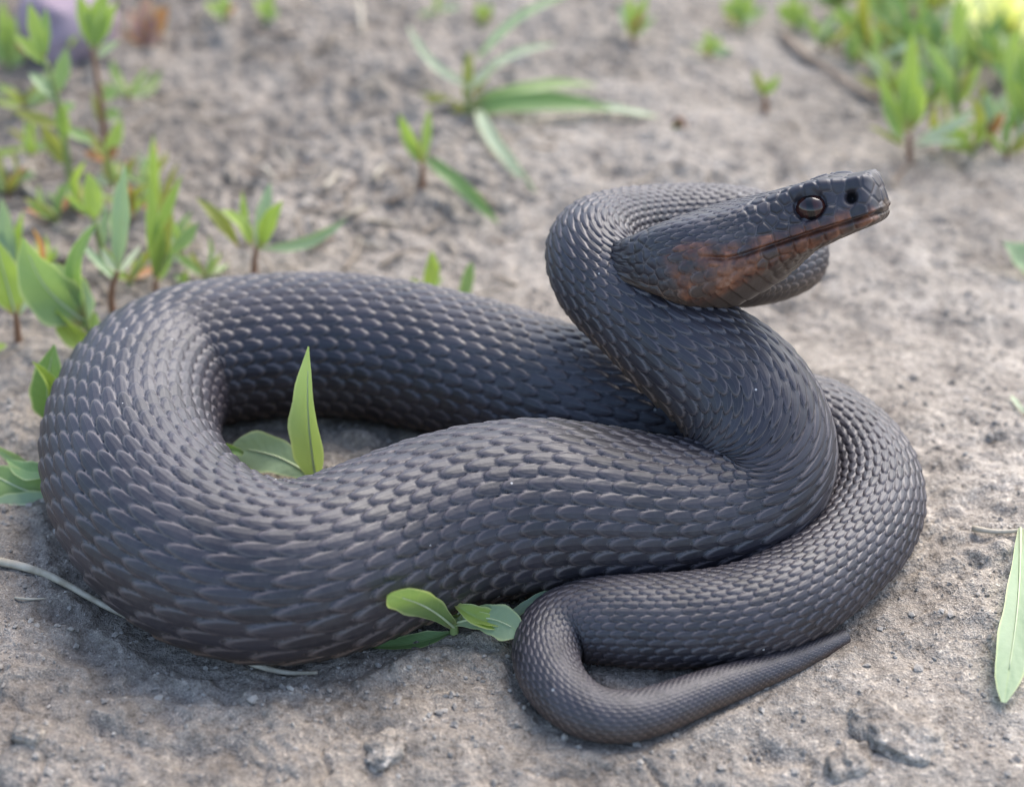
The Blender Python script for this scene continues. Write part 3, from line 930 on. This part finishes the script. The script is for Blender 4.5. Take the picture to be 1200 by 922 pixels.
plant('rosette_seedling', 'open rosette of narrow leaves with one long arm over the back coil', 298, 328, [
    ((280, 290), (230, 232), 0.2, 16, 'olive', {'bow': 0.05}), ((296, 288), (258, 246), -0.1, 20, 'bright', {'bow': 0.1}),
    ((290, 285), (284, 224), 0.3, 11, 'bright'), ((300, 288), (317, 214), 0.5, 17, 'grey'),
    ((305, 290), (331, 236), 0.1, 20, 'bright', {'bow': -0.06}), ((304, 292), (406, 257), 0.3, 15, 'grey', {'bow': 0.10}),
    ((300, 296), (322, 258), 0.2, 14, 'green'),
], stem=[(298, 308), (300, 290)], stem_mat=M_STEM_R)
plant('small_sprout', 'tiny sprout peeping over the left shoulder of the coil', 216, 338, [
    (None, (219, 317), 0.1, 12, 'bright'), (None, (205, 322), 0.1, 8, 'green')])
plant('small_sprout', 'small yellow-green sprout peeping over the middle of the back coil', 498, 352, [
    (None, (506, 294), 0.2, 19, 'bright', {'bow': 0.08}), (None, (482, 326), 0.1, 10, 'bright'), (None, (520, 325), 0.2, 8, 'green')])
plant('small_sprout', 'short green blade leaning right behind the back coil near the raised neck', 542, 360, [
    (None, (553, 307), 0.3, 15, 'green', {'shape': 'blade'}), (None, (530, 345), 0.1, 7, 'bright')])
plant('small_sprout', 'yellowish leaf tip showing over the crest of the back coil', 425, 338, [
    (None, (413, 320), 0.1, 9, 'olive'), (None, (430, 325), 0.1, 6, 'pale')])
plant('cupped_leaf_seedling', 'dark cupped leaf pressed against the outer left flank of the snake', 61, 500, [
    ((60, 494), (64, 404), 0.25, 44, 'deep', {'shape': 'ovate', 'bow': -0.06, 'fold': 0.2}),
    ((60, 494), (38, 424), -0.1, 18, 'bright', {'bow': 0.12, 'fold': 0.6}),
])
plant('flattened_weed', 'flattened wide-leaved weed half buried under the left bend of the coil', 74, 592, [
    ((78, 592), (-30, 543), 0.4, 50, 'green', {'shape': 'ovate', 'bow': -0.04, 'fold': 0.2}),
    ((78, 606), (-28, 597), -0.1, 34, 'grey', {'shape': 'ovate', 'fold': 0.15}),
    ((70, 545), (8, 538), 0.5, 26, 'deep', {'shape': 'lance', 'bow': -0.12}),
    ((74, 580), (-10, 520), 0.9, 18, 'green'),
])
plant('hole_seedling', 'tall pale leaf and a fallen one growing inside the loop of the coil', 374, 572, [
    ((372, 570), (362, 406), 0.35, 42, 'fresh', {'shape': 'ovate', 'bow': -0.03, 'fold': 0.55, 'face': (-0.25, -0.9, 0.35)}),
    ((376, 566), (272, 524), 0.35, 48, 'grey', {'shape': 'obovate', 'bow': 0.08, 'fold': 0.12, 'face': (0, -0.6, 0.8)}),
    ((285, 532), (246, 516), 0.2, 10, 'deep', {'shape': 'blade'}),
])
plant('crushed_weed', 'crushed round-leaved weed squeezed between the front coil and the tail loop', 532, 742, [
    ((534, 736), (456, 696), -0.62, 44, 'green', {'shape': 'obovate', 'bow': 0.04, 'fold': 0.05, 'face': (-.2, -.7, .6)}),
    ((532, 730), (612, 742), -0.35, 40, 'grey', {'shape': 'obovate', 'bow': -0.12, 'fold': 0.15, 'face': (.1, -.6, .8)}),
    ((530, 706), (612, 726), -0.1, 26, 'bright', {'shape': 'lance', 'bow': 0.12, 'fold': 0.7}),
    ((534, 712), (606, 734), -0.2, 16, 'bright', {'shape': 'lance', 'bow': 0.06, 'fold': 0.7}),
    ((530, 744), (432, 758), -0.2, 24, 'deep', {'shape': 'lance', 'bow': -0.05, 'face': (0, -.3, 1)}),
    ((590, 728), (646, 690), 0.2, 12, 'grey', {'shape': 'blade'}),
    ((536, 720), (562, 694), 0.2, 9, 'pale'),
    ((528, 736), (546, 716), 0.1, 20, 'bright', {'shape': 'obovate', 'curl': 0.8}),
], stem=[(532, 734), (532, 724)])
# --- right-hand side
plant('edge_seedling', 'grey-green leaf reaching in beside the bare soil right of the snout', 1222, 330, [
    ((1218, 318), (1176, 284), 0.1, 34, 'grey', {'shape': 'ovate', 'fold': 0.2}), ((1218, 316), (1235, 270), 0.2, 20, 'green')])

# --- behind the snake, middle
plant('two_blade_sprout', 'dark-stalked sprout of two bright blades and a leaf drooping to the soil', 495, 226, [
    ((492, 192), (468, 134), 0.3, 17, 'bright'), ((497, 190), (503, 128), 0.4, 12, 'bright'),
    ((500, 186), (584, 262), -0.9, 17, 'deep', {'shape': 'blade', 'sag': 0.04}), ((496, 195), (485, 160), 0.2, 10, 'olive'),
], stem=[(495, 205), (495, 190)], stem_mat=M_STEM_R)
plant('sprawling_grass', 'sprawling grass with pale arched blades lying across the bare soil', 547, 138, [
    ((560, 128), (628, 258), -2.3, 15, 'pale', {'shape': 'blade', 'sag': 0.10, 'bow': 0.08, 'ady': 0.0}),
    ((552, 128), (716, 128), -0.1, 26, 'deep', {'shape': 'blade', 'sag': 0.05}),
    ((552, 122), (700, 100), 0.8, 16, 'green', {'shape': 'blade', 'sag': 0.06}),
    ((690, 124), (772, 138), -0.3, 15, 'pale', {'shape': 'blade', 'face': (0, -.3, 1)}),
    ((546, 100), (478, 30), 0.8, 10, 'pale', {'shape': 'blade', 'bow': -0.1}),
    ((548, 106), (652, 52), 0.9, 10, 'pale', {'shape': 'blade', 'bow': -0.1}),
    ((560, 68), (668, -6), 1.2, 11, 'grey', {'shape': 'blade', 'bow': -0.08}),
    ((547, 118), (550, 60), 0.3, 13, 'olive', {'shape': 'blade'}),
    ((546, 130), (492, 112), 0.6, 14, 'olive', {'shape': 'blade'}),
    ((556, 110), (582, 70), 0.5, 14, 'olive', {'shape': 'blade'}),
], stem=[(547, 118), (547, 104)], cat='grass')
plant('tiny_bright_sprout', 'tiny bright sprout close behind the sprawling grass', 566, 34, [
    (None, (561, 2), 0.2, 13, 'bright'), (None, (576, 4), 0.2, 13, 'bright'), (None, (572, 14), 0.0, 9, 'olive')])
plant('tiny_bright_sprout', 'small green sprout with a bent leaf at the back edge of the bare soil', 512, 18, [
    (None, (515, -8), 0.2, 10, 'bright'), (None, (490, 20), -0.2, 8, 'green'), (None, (540, 8), 0.1, 8, 'grey')])
plant('orange_tipped_sprout', 'upright sprout with one orange-tipped blade among dark soil crumbs', 742, 50, [
    (None, (738, -6), 0.3, 13, 'bright', {'shape': 'blade'}), (None, (759, -8), 0.3, 14, 'bright'), (None, (752, 12), 0.1, 8, 'rust'),
    (None, (726, 6), 0.4, 13, 'grey'), (None, (770, 18), 0.2, 10, 'green'), (None, (735, 20), -0.1, 9, 'olive')], stem_mat=M_STEM_R)
plant('leafy_fan', 'larger fan of short bright leaves on the back edge of the soil', 868, 36, [
    (None, (846, 2), 0.2, 16, 'bright'), (None, (862, -12), 0.3, 18, 'bright'), (None, (880, -8), 0.2, 17, 'bright'),
    (None, (898, 8), 0.2, 13, 'green'), (None, (850, 18), -0.2, 12, 'olive'), (None, (886, 20), -0.2, 11, 'pale')])
plant('leafy_fan', 'fan of bright leaves beside the brown root on the back edge of the soil', 932, 36, [
    (None, (912, 4), 0.2, 16, 'bright'), (None, (930, -12), 0.3, 16, 'bright'), (None, (948, 2), 0.3, 15, 'bright'),
    (None, (956, 26), -0.1, 14, 'green'), (None, (920, 22), -0.2, 10, 'bright')])
plant('low_rosette', 'low green rosette standing alone in front of the larger leafy fan', 832, 70, [
    (None, (812, 52), 0.1, 12, 'green'), (None, (828, 36), 0.2, 13, 'bright'), (None, (845, 44), 0.2, 13, 'bright'),
    (None, (858, 58), 0.0, 11, 'grey'), (None, (824, 56), -0.1, 9, 'olive')], stem_mat=M_STEM_R)
plant('thin_seedling', 'thin olive seedling with two small leaves on bare soil behind the head', 896, 132, [
    ((894, 112), (884, 82), 0.2, 11, 'olive'), ((896, 112), (913, 88), 0.2, 12, 'bright'), ((895, 114), (898, 94), 0.1, 8, 'bright')],
    stem=[(897, 120), (895, 112)], stem_mat=M_STEM_R)
plant('small_seedling', 'small two-leaved seedling between the leafy fan and the thicket', 998, 78, [
    (None, (990, 46), 0.2, 12, 'green'), (None, (1006, 38), 0.2, 13, 'bright'), (None, (1012, 62), 0.0, 8, 'olive')])
plant('nodding_bud', 'thin dark stalk with a nodding grey-green bud on bare soil behind the neck', 800, 150, [
    ((788, 148), (793, 190), -0.1, 9, 'olive', {'shape': 'blade'})], stem=[(796, 140), (788, 146)], stem_mat=M_STEM_R)
plant('thicket_clump', 'bright clump with tall yellow-green leaves and one pale arm behind the snout', 1066, 190, [
    ((1060, 160), (1028, 86), 0.4, 15, 'bright'), ((1063, 155), (1052, 82), 0.5, 17, 'bright'),
    ((1068, 150), (1070, 38), 0.7, 24, 'bright', {'shape': 'blade'}), ((1070, 150), (1080, 100), 0.1, 20, 'bright'),
    ((1072, 165), (1147, 124), 0.2, 14, 'pale', {'bow': 0.06}), ((1058, 168), (1032, 112), 0.2, 12, 'green'),
    ((1060, 172), (1018, 148), -0.1, 10, 'olive'), ((1070, 172), (1128, 168), -0.4, 9, 'pale', {'sag': 0.08}),
    ((1066, 160), (1085, 70), 0.8, 14, 'green'),
], stem=[(1066, 172), (1066, 156)], stem_mat=M_STEM_R)
plant('bright_tall_weed', 'tall bright weed with broad yellow-green leaves at the edge of the thicket', 1196, 172, [
    (None, (1186, 40), 0.5, 30, 'bright'), (None, (1212, 30), 0.5, 30, 'bright'), (None, (1190, 95), 0.0, 24, 'bright'),
    (None, (1225, 80), 0.2, 24, 'green'), (None, (1168, 120), 0.1, 14, 'grey'), (None, (1180, 150), -0.2, 12, 'olive')],
    stem=[(1196, 150)])
plant('ruddy_weed', 'low weed with a rust-red leaf and grey-green leaves under the thicket', 1158, 168, [
    (None, (1176, 132), 0.1, 15, 'rust'), (None, (1140, 138), 0.1, 15, 'olive'), (None, (1120, 140), 0.2, 14, 'green'),
    (None, (1158, 108), 0.4, 22, 'grey'), (None, (1178, 110), 0.5, 18, 'grey'), (None, (1138, 152), -0.2, 10, 'grey'),
    (None, (1150, 95), 0.6, 13, 'olive')], stem_mat=M_STEM_R)
plant('stalky_weed', 'stalky weed with olive leaves on a tall straight stalk in the thicket', 1122, 150, [
    ((1122, 90), (1112, 40), 0.3, 12, 'grey'), ((1122, 90), (1132, 45), 0.3, 12, 'green'), ((1122, 110), (1085, 48), 0.2, 14, 'green'),
    ((1122, 115), (1138, 80), 0.2, 12, 'olive'), ((1122, 60), (1125, -5), 0.4, 20, 'bright'), ((1122, 125), (1150, 72), 0.3, 15, 'bright'),
    ((1122, 130), (1102, 85), 0.2, 14, 'green')], stem=[(1122, 110), (1122, 55)])
rr = random.Random(21)
thick = [(1018, 60, 'shaggy grass tuft with flat grey blades beside the small seedling'), (1060, 62, 'tall grass tuft behind the bright clump'),
         (1096, 72, 'mixed green tuft deep in the thicket'), (1140, 84, 'dense green tuft under the straw painted as sunlit'),
         (1178, 96, 'tangled tuft in front of the straw painted as sunlit'), (1216, 110, 'broad-bladed tuft on the outer edge of the thicket'),
         (1040, 24, 'short bright tuft at the rear of the thicket'), (1088, 18, 'long-bladed tuft at the rear of the thicket'),
         (980, 18, 'loose tuft of grey blades over the brown root')]
for u, v, lab in thick:
    lv = []
    for k in range(9):
        a = rr.uniform(-1, 1)
        hgt = rr.uniform(35, 95) * (1 - 0.45 * abs(a))
        lv.append((None, (u + a * 58, v - hgt), rr.uniform(-0.4, 0.8), rr.uniform(9, 17), rr.choice(['bright', 'green', 'green', 'grey', 'olive', 'deep', 'pale']),
                   {'shape': rr.choice(['blade', 'lance']), 'bow': rr.uniform(-0.14, 0.14)}))
    plant('grass_tuft', lab, u, v, lv, cat='grass')
lv = []
for k in range(30):
    lv.append((None, (1172 + rr.uniform(-58, 50), 30 + rr.uniform(-70, 14)), rr.uniform(-0.2, 1.2), rr.uniform(12, 24), 'yellow', {'shape': 'blade', 'bow': rr.uniform(-.2, .2), 'face': (-0.2, -0.5, 0.9)}))
plant('glow_painted_straw', 'clump of straw painted pale yellow as if sunlit at the back of the thicket', 1180, 62, lv, cat='grass')

# --- behind the snake, left
plant('tall_leafy_weed', 'tall weed on a purple stalk topped by broad bright leaves near the mauve stone', 122, 170, [
    ((108, 58), (92, -8), 0.2, 20, 'bright'), ((108, 58), (124, -14), 0.3, 30, 'bright', {'shape': 'ovate'}), ((109, 60), (138, 2), 0.1, 20, 'bright'),
    ((112, 68), (140, 48), 0.0, 12, 'pale'), ((118, 120), (138, 102), 0.2, 16, 'green'), ((120, 138), (142, 132), 0.1, 17, 'green'),
    ((121, 150), (108, 108), 0.3, 9, 'olive')], stem=[(118, 120), (108, 58)], stem_mat=M_STEM_R)
plant('branching_weed', 'branching weed with many small paired leaves along an arching stalk', 84, 214, [
    ((52, 70), (34, 4), 0.2, 18, 'bright'), ((52, 72), (54, 10), 0.3, 15, 'green'), ((58, 78), (16, 40), 0.1, 16, 'bright'),
    ((66, 112), (78, 56), 0.3, 19, 'green'), ((66, 114), (34, 86), 0.1, 18, 'grey'), ((68, 120), (50, 104), 0.0, 13, 'grey'),
    ((70, 118), (76, 168), -0.1, 17, 'bright'), ((74, 150), (14, 130), 0.2, 15, 'olive'), ((74, 150), (110, 168), -0.1, 15, 'green'),
    ((80, 196), (48, 146), 0.1, 20, 'olive'), ((72, 130), (88, 122), 0.1, 14, 'green')],
    stem=[(80, 196), (72, 140), (66, 112), (52, 70)], stem_mat=M_STEM_G)
plant('rusty_seedling', 'small seedling with rust-orange leaves and one green leaf at the branching weed', 122, 206, [
    (None, (98, 178), 0.1, 13, 'rust'), (None, (138, 172), 0.1, 14, 'rust'), (None, (112, 186), -0.2, 10, 'rust'),
    (None, (142, 138), 0.3, 19, 'bright'), (None, (100, 150), 0.3, 11, 'olive')], stem=[(124, 188)], stem_mat=M_STEM_R)
plant('edge_weed', 'broad bright leaf on a brown stalk at the foot of the weedy bank', 20, 402, [
    ((18, 368), (-8, 276), 0.3, 40, 'bright', {'shape': 'ovate'}), ((20, 372), (38, 345), 0.1, 8, 'pale')], stem=[(20, 385), (18, 366)], stem_mat=M_STEM_R)
plant('edge_weed', 'pair of soft grey-green leaves rising behind the broad bright leaf', 16, 322, [
    (None, (2, 232), 0.3, 24, 'grey'), (None, (27, 248), 0.2, 16, 'bright'), (None, (-12, 262), 0.2, 22, 'bright')])
plant('edge_weed', 'narrow leaf pointing over dark clods on the weedy bank', -6, 196, [
    ((-12, 182), (31, 175), 0.1, 10, 'bright', {'shape': 'blade'}), (None, (-20, 150), 0.2, 14, 'green')])
plant('edge_weed', 'small leaf lying on the soil beside the cupped dark leaf', -8, 416, [
    (None, (8, 404), 0.1, 11, 'bright'), (None, (-20, 395), 0.1, 12, 'green')])
plant('corner_weed', 'bright weed of upright leaves at the far end of the weedy bank', 10, 84, [
    (None, (2, 0), 0.3, 18, 'bright'), (None, (16, 18), 0.2, 16, 'bright'), (None, (-10, 40), 0.1, 18, 'green'), (None, (30, 60), -0.1, 14, 'green')])
plant('red_leaved_weed', 'red and pink leaved weed beside the mauve stone', 170, 58, [
    (None, (150, 10), 0.2, 26, 'mauve', {'shape': 'ovate'}), (None, (172, -10), 0.3, 28, 'mauve', {'shape': 'ovate'}), (None, (196, 8), 0.2, 26, 'rust'),
    (None, (146, 38), -0.1, 16, 'rust'), (None, (192, 42), -0.2, 18, 'mauve'), (None, (182, 2), 0.5, 22, 'mauve')], stem_mat=M_STEM_R)
plant('back_sprout', 'low sprout with small bright leaves between the red-leaved weed and bare soil', 262, 26, [
    (None, (240, 2), 0.2, 13, 'bright'), (None, (262, -8), 0.2, 15, 'bright'), (None, (278, 6), 0.1, 11, 'rust'), (None, (250, 16), -.1, 9, 'green')])
plant('back_sprout', 'low sprout with three green leaves farther along the same back edge of the soil', 312, 30, [
    (None, (298, -2), 0.2, 12, 'bright'), (None, (316, -8), 0.2, 15, 'bright'), (None, (326, 12), 0.1, 11, 'green')])

def crowd(spots, label, group, mats, hmin, hmax, wmin, wmax, seed):
    q = random.Random(seed)
    for u, v in spots:
        lv = []
        for k in range(q.randint(6, 10)):
            a = q.uniform(-1, 1); h = q.uniform(hmin, hmax) * (1 - 0.5 * abs(a))
            lv.append((None, (u + a * hmax * 0.6, v - h), q.uniform(-0.4, 0.5), q.uniform(wmin, wmax), q.choice(mats), {'bow': q.uniform(-.15, .15), 'shape': q.choice(['lance', 'lance', 'blade'])}))
        plant('weed_seedling', label, u, v, lv, group=group, stem_mat=q.choice([M_STEM_R, M_STEM_G]))

crowd([(38, 190), (150, 120), (66, 262), (92, 250), (150, 262), (8, 232), (44, 330), (152, 334), (170, 224), (28, 130), (210, 300), (240, 330), (132, 224), (60, 72)],
      'small leafy seedling crowding the weedy bank left of the bare soil', 'seedlings of the weedy bank',
      ['bright', 'green', 'green', 'grey', 'olive', 'rust', 'pale'], 26, 70, 6, 12, 31)
crowd([(1088, 128), (1108, 176), (1140, 182), (1180, 186), (1046, 112), (1030, 84), (1150, 60), (1205, 60), (1110, 100), (1212, 150), (962, 60), (1066, 100)],
      'small leafy seedling crowding the thicket behind the snout', 'seedlings of the thicket',
      ['bright', 'bright', 'green', 'grey', 'olive', 'pale', 'deep'], 30, 80, 6, 13, 32)
# ------------------------------------------------------------------ loose blades, straws and twigs
def strip(name, label, cat, pxs, wpx, mat, lift=0.03, shape='blade', face=(0, -0.25, 1)):
    P3 = [on_ground(u, v) + np.array([0, 0, lift]) for u, v in pxs]
    root = empty(name, on_ground(*pxs[0]), label, cat)
    add_leaf(root, P3[0], P3[-1], wpx, mat, shape=shape, mid=P3[len(P3) // 2], face=face, fold=0.12)
    return root

strip('fallen_blade', 'pale green grass blade lying flat on the bare soil right of the tail', 'grass', [(1194, 628), (1190, 722), (1174, 832)], 35, 'grey', 0.10, 'obovate')
strip('fallen_blade', 'short white dry blade fragment on the soil right of the coils', 'grass', [(1184, 468), (1192, 478), (1202, 490)], 6, 'pale', 0.05)

def stick(name, label, pxs, rpx, mat, cat='twig', lift=0.02, group=None, flat=1.0):
    P3 = [on_ground(u, v) + np.array([0, 0, lift]) for u, v in pxs]
    o0 = on_ground(*pxs[0])
    r = np.array([max(0.25, x) for x in np.linspace(rpx, rpx * 0.5, len(pxs))]) * depth(P3[0]) / FPX
    v, f = tube(np.array(P3) - o0, r)
    o = link(name, mesh_py(name, v, f), mat)
    o.location = o0 * CM
    return tag(o, label, cat, group)

stick('dry_straw', 'long curved dry straw lying against the front of the left bend', [(-10, 660), (40, 672), (90, 695), (140, 722), (205, 746)], 5.5, M_STRAW, 'straw', 0.05)
stick('dry_straw', 'short pale straw poking out under the front coil', [(262, 766), (300, 783), (340, 792), (372, 792)], 4.5, M_STRAW, 'straw', 0.05)
stick('dry_straw', 'tiny pale straw on the soil beside the long curved straw', [(18, 702), (36, 704), (54, 703)], 1.8, M_STRAW, 'straw')
stick('dry_straw', 'tan dry straw beside the top of the fallen green blade', [(1138, 624), (1165, 628), (1210, 624)], 4, M_STRAW, 'straw', 0.06)
stick('brown_root', 'brown root creeping from the leafy fan towards the thicket', [(918, 48), (945, 72), (985, 98), (1012, 116), (1030, 124)], 7, M_TWIG, 'root', 0.05)
stick('brown_root', 'brown root running from the bright clump down towards the snout', [(1066, 188), (1055, 204), (1044, 222)], 4, M_TWIG, 'root', 0.03)
stick('dry_straw', 'pale dead stalk standing in the soil behind the sprawling grass', [(420, 8), (423, 24), (424, 46)], 4, M_STRAW, 'straw', 0.08)
stick('dry_twig', 'dark bent twig on the soil at the back edge near the first sprouts', [(300, 38), (325, 44), (350, 42)], 3.5, M_TWIG, 'twig', 0.04)
litter = [(405, 232, 420, 210), (432, 262, 470, 268), (395, 262, 430, 246), (352, 250, 392, 240), (438, 215, 452, 200), (380, 225, 398, 205), (345, 205, 372, 190),
          (418, 282, 452, 292), (330, 178, 342, 200), (455, 240, 478, 232), (30, 222, 60, 238), (310, 200, 322, 215), (360, 290, 392, 282), (60, 268, 98, 276)]
for k, (a, b, c, d) in enumerate(litter):
    stick('straw_bit', 'short dead straw bit among the litter behind the back coil', [(a, b), ((a + c) / 2 + rr.uniform(-5, 5), (b + d) / 2 + rr.uniform(-5, 5)), (c, d)],
          rr.uniform(1.8, 4.0), M_STRAW if k % 3 else M_TWIG, 'straw', 0.05, 'dead straw bits behind the back coil')

# ------------------------------------------------------------------ clods, stone, grit
def lump(name, label, cat, u, v, wpx, hpx, mat, seed, sink=0.35, group=None, squash=0.5, rough=0.22):
    c = on_ground(u, v)
    s = depth(c) / FPX
    rx, rz = wpx * s / 2, hpx * s / 2
    n1, n2 = 26, 36
    th = np.linspace(0.001, math.pi - 0.001, n1)[:, None]; ph = np.linspace(0, 2 * math.pi, n2, endpoint=False)[None, :]
    d = np.stack([np.sin(th) * np.cos(ph), np.sin(th) * np.sin(ph), np.cos(th) * np.ones_like(ph)], -1)
    d2 = np.sign(d) * np.abs(d) ** 0.82
    f = 1 + rough * 1.6 * perlin(d[..., 0] * 1.6 + seed * 3.1, d[..., 1] * 1.6 + d[..., 2] * 1.3, seed) + rough * perlin(d[..., 0] * 4 + d[..., 2] * 3 + seed, d[..., 1] * 4 - d[..., 2] * 2, seed + 1) + 0.4 * rough * perlin(d[..., 0] * 11 + d[..., 2] * 7, d[..., 1] * 11 + d[..., 2] * 5, seed + 2)
    a = seed * 1.7
    P = d2 * f[..., None] * np.array([rx, rx * 0.72, rz])
    P = np.stack([P[..., 0] * math.cos(a) - P[..., 1] * math.sin(a), P[..., 0] * math.sin(a) + P[..., 1] * math.cos(a), P[..., 2]], -1)
    P[..., 2] += rz * (1 - 2 * sink)
    o = link(name, mesh_np(name, P.reshape(-1, 3), grid_quads(n1, n2, True)), mat)
    o.location = c * CM
    return tag(o, label, cat, group)

lump('stone', 'mauve stone lying among weeds near the red-leaved weed', 'stone', 84, 46, 150, 90, M_STONE, 3, 0.3, rough=0.12)
lump('soil_clod', 'flat angular soil clod right of the tail tip', 'clod', 1052, 856, 120, 44, M_CLOD, 5, 0.62)
lump('soil_clod', 'small rounded clod touching the flat angular clod', 'clod', 996, 894, 64, 36, M_CLOD, 6, 0.55)
lump('soil_clod', 'crumbly clod on the soil below the crushed weed', 'clod', 452, 876, 60, 26, M_CLOD, 8, 0.58)
lump('soil_clod', 'dark crumb of soil below the left bend of the coil', 'clod', 34, 862, 40, 24, M_CLOD, 9, 0.45)
for k, (u, v, w, lab) in enumerate([(22, 206, 70, 'dark lumpy clod in front of the branching weed stalk'), (60, 300, 40, 'small dark clod at the foot of the upright shoot'), (66, 236, 46, 'dark clod between the branching weed and the upright shoot'), (40, 338, 36, 'dark crumb between the broad bright leaf and the broad seedling'), (24, 268, 44, 'rounded dark clod behind the pair of grey-green leaves')]):
    lump('soil_clod', lab, 'clod', u, v, w, w * 0.5, M_CLOD, 12 + k, 0.4)

def grit():
    V, F = [], []
    base = np.array([(1, 0, 0), (-1, 0, 0), (0, 1, 0), (0, -1, 0), (0, 0, 1), (0, 0, -1), (.6, .6, .5), (-.6, .6, .5), (-.6, -.6, .5), (.6, -.6, .5)])
    tri = [(4, 6, 7), (4, 7, 8), (4, 8, 9), (4, 9, 6), (6, 0, 2), (7, 2, 1), (8, 1, 3), (9, 3, 0), (6, 2, 7), (7, 1, 8), (8, 3, 9), (9, 0, 6), (0, 5, 2), (2, 5, 1), (1, 5, 3), (3, 5, 0)]
    g = np.random.default_rng(77)
    n = 0
    while n < 12000:
        x = g.uniform(-9, 9); y = g.uniform(-6.5, 9)
        if perlin(np.array([x / 1.3]), np.array([y / 1.3]), 40)[0] < g.uniform(-0.5, 0.35): continue
        s = 0.0165 * math.exp(g.normal(0, 0.55)); s = min(s, 0.05)
        q = base * (1 + g.uniform(-0.35, 0.35, (10, 1))) * s * np.array([1, g.uniform(.6, 1), g.uniform(.5, .9)])
        a = g.uniform(0, 6.3); c_, s_ = math.cos(a), math.sin(a)
        q = np.stack([q[:, 0] * c_ - q[:, 1] * s_, q[:, 0] * s_ + q[:, 1] * c_, q[:, 2]], -1) + np.array([x, y, gh(x, y) + s * 0.2])
        F += [(t0 + n * 10, t1 + n * 10, t2 + n * 10) for t0, t1, t2 in tri]
        V.append(q); n += 1
    me = mesh_np('grit', np.concatenate(V), np.array(F), False)
    o = link('grit', me, M_GRIT)
    o['kind'] = 'stuff'
    tag(o, 'loose grit and sand grains scattered over the bare soil', 'grit')

def litter_bits():
    V, F, n = [], [], 0
    g = np.random.default_rng(5)
    k = 0
    while k < 420:
        x = g.uniform(-8.5, 8.5); y = g.uniform(-1.0, 12)
        dens = float(smooth(y - 0.3 * x, 1.0, 4.5)) * (0.25 + 0.75 * float(1 - smooth(x, -2.5, 1.5))) + 0.7 * float(smooth(x, 3.5, 6.5)) * float(smooth(y, 4, 7))
        if g.random() > dens or near_snake(np.array([x]), np.array([y]))[0] < 0.15: continue
        L = g.uniform(0.15, 0.9); a = g.uniform(0, math.pi); b = a + g.normal(0, 0.5)
        p0 = np.array([x, y]); p1 = p0 + 0.5 * L * np.array([math.cos(a), math.sin(a)]); p2 = p1 + 0.5 * L * np.array([math.cos(b), math.sin(b)])
        q = [np.array([*w, gh(*w) + 0.02 + g.uniform(0, 0.06)]) for w in (p0, p1, p2)]
        v, f = tube(np.array(q), np.array([1, .8, .4]) * g.uniform(0.008, 0.030), 5)
        F += [tuple(i + n for i in t) for t in f]; V.append(v); n += len(v); k += 1
    o = link('plant_litter', mesh_py('plant_litter', np.concatenate(V), F), M_LITTER)
    o['kind'] = 'stuff'
    tag(o, 'tiny dead plant fibres strewn over the soil around the weeds', 'litter')

M_LITTER = mat_plain('litter_fibres', (0.15, 0.105, 0.07), (0.46, 0.39, 0.30), 160, 0.85)
litter_bits()
M_GRIT = mat_plain('grit_grains', (0.17, 0.145, 0.12), (0.42, 0.38, 0.33), 700, 0.85)
grit()
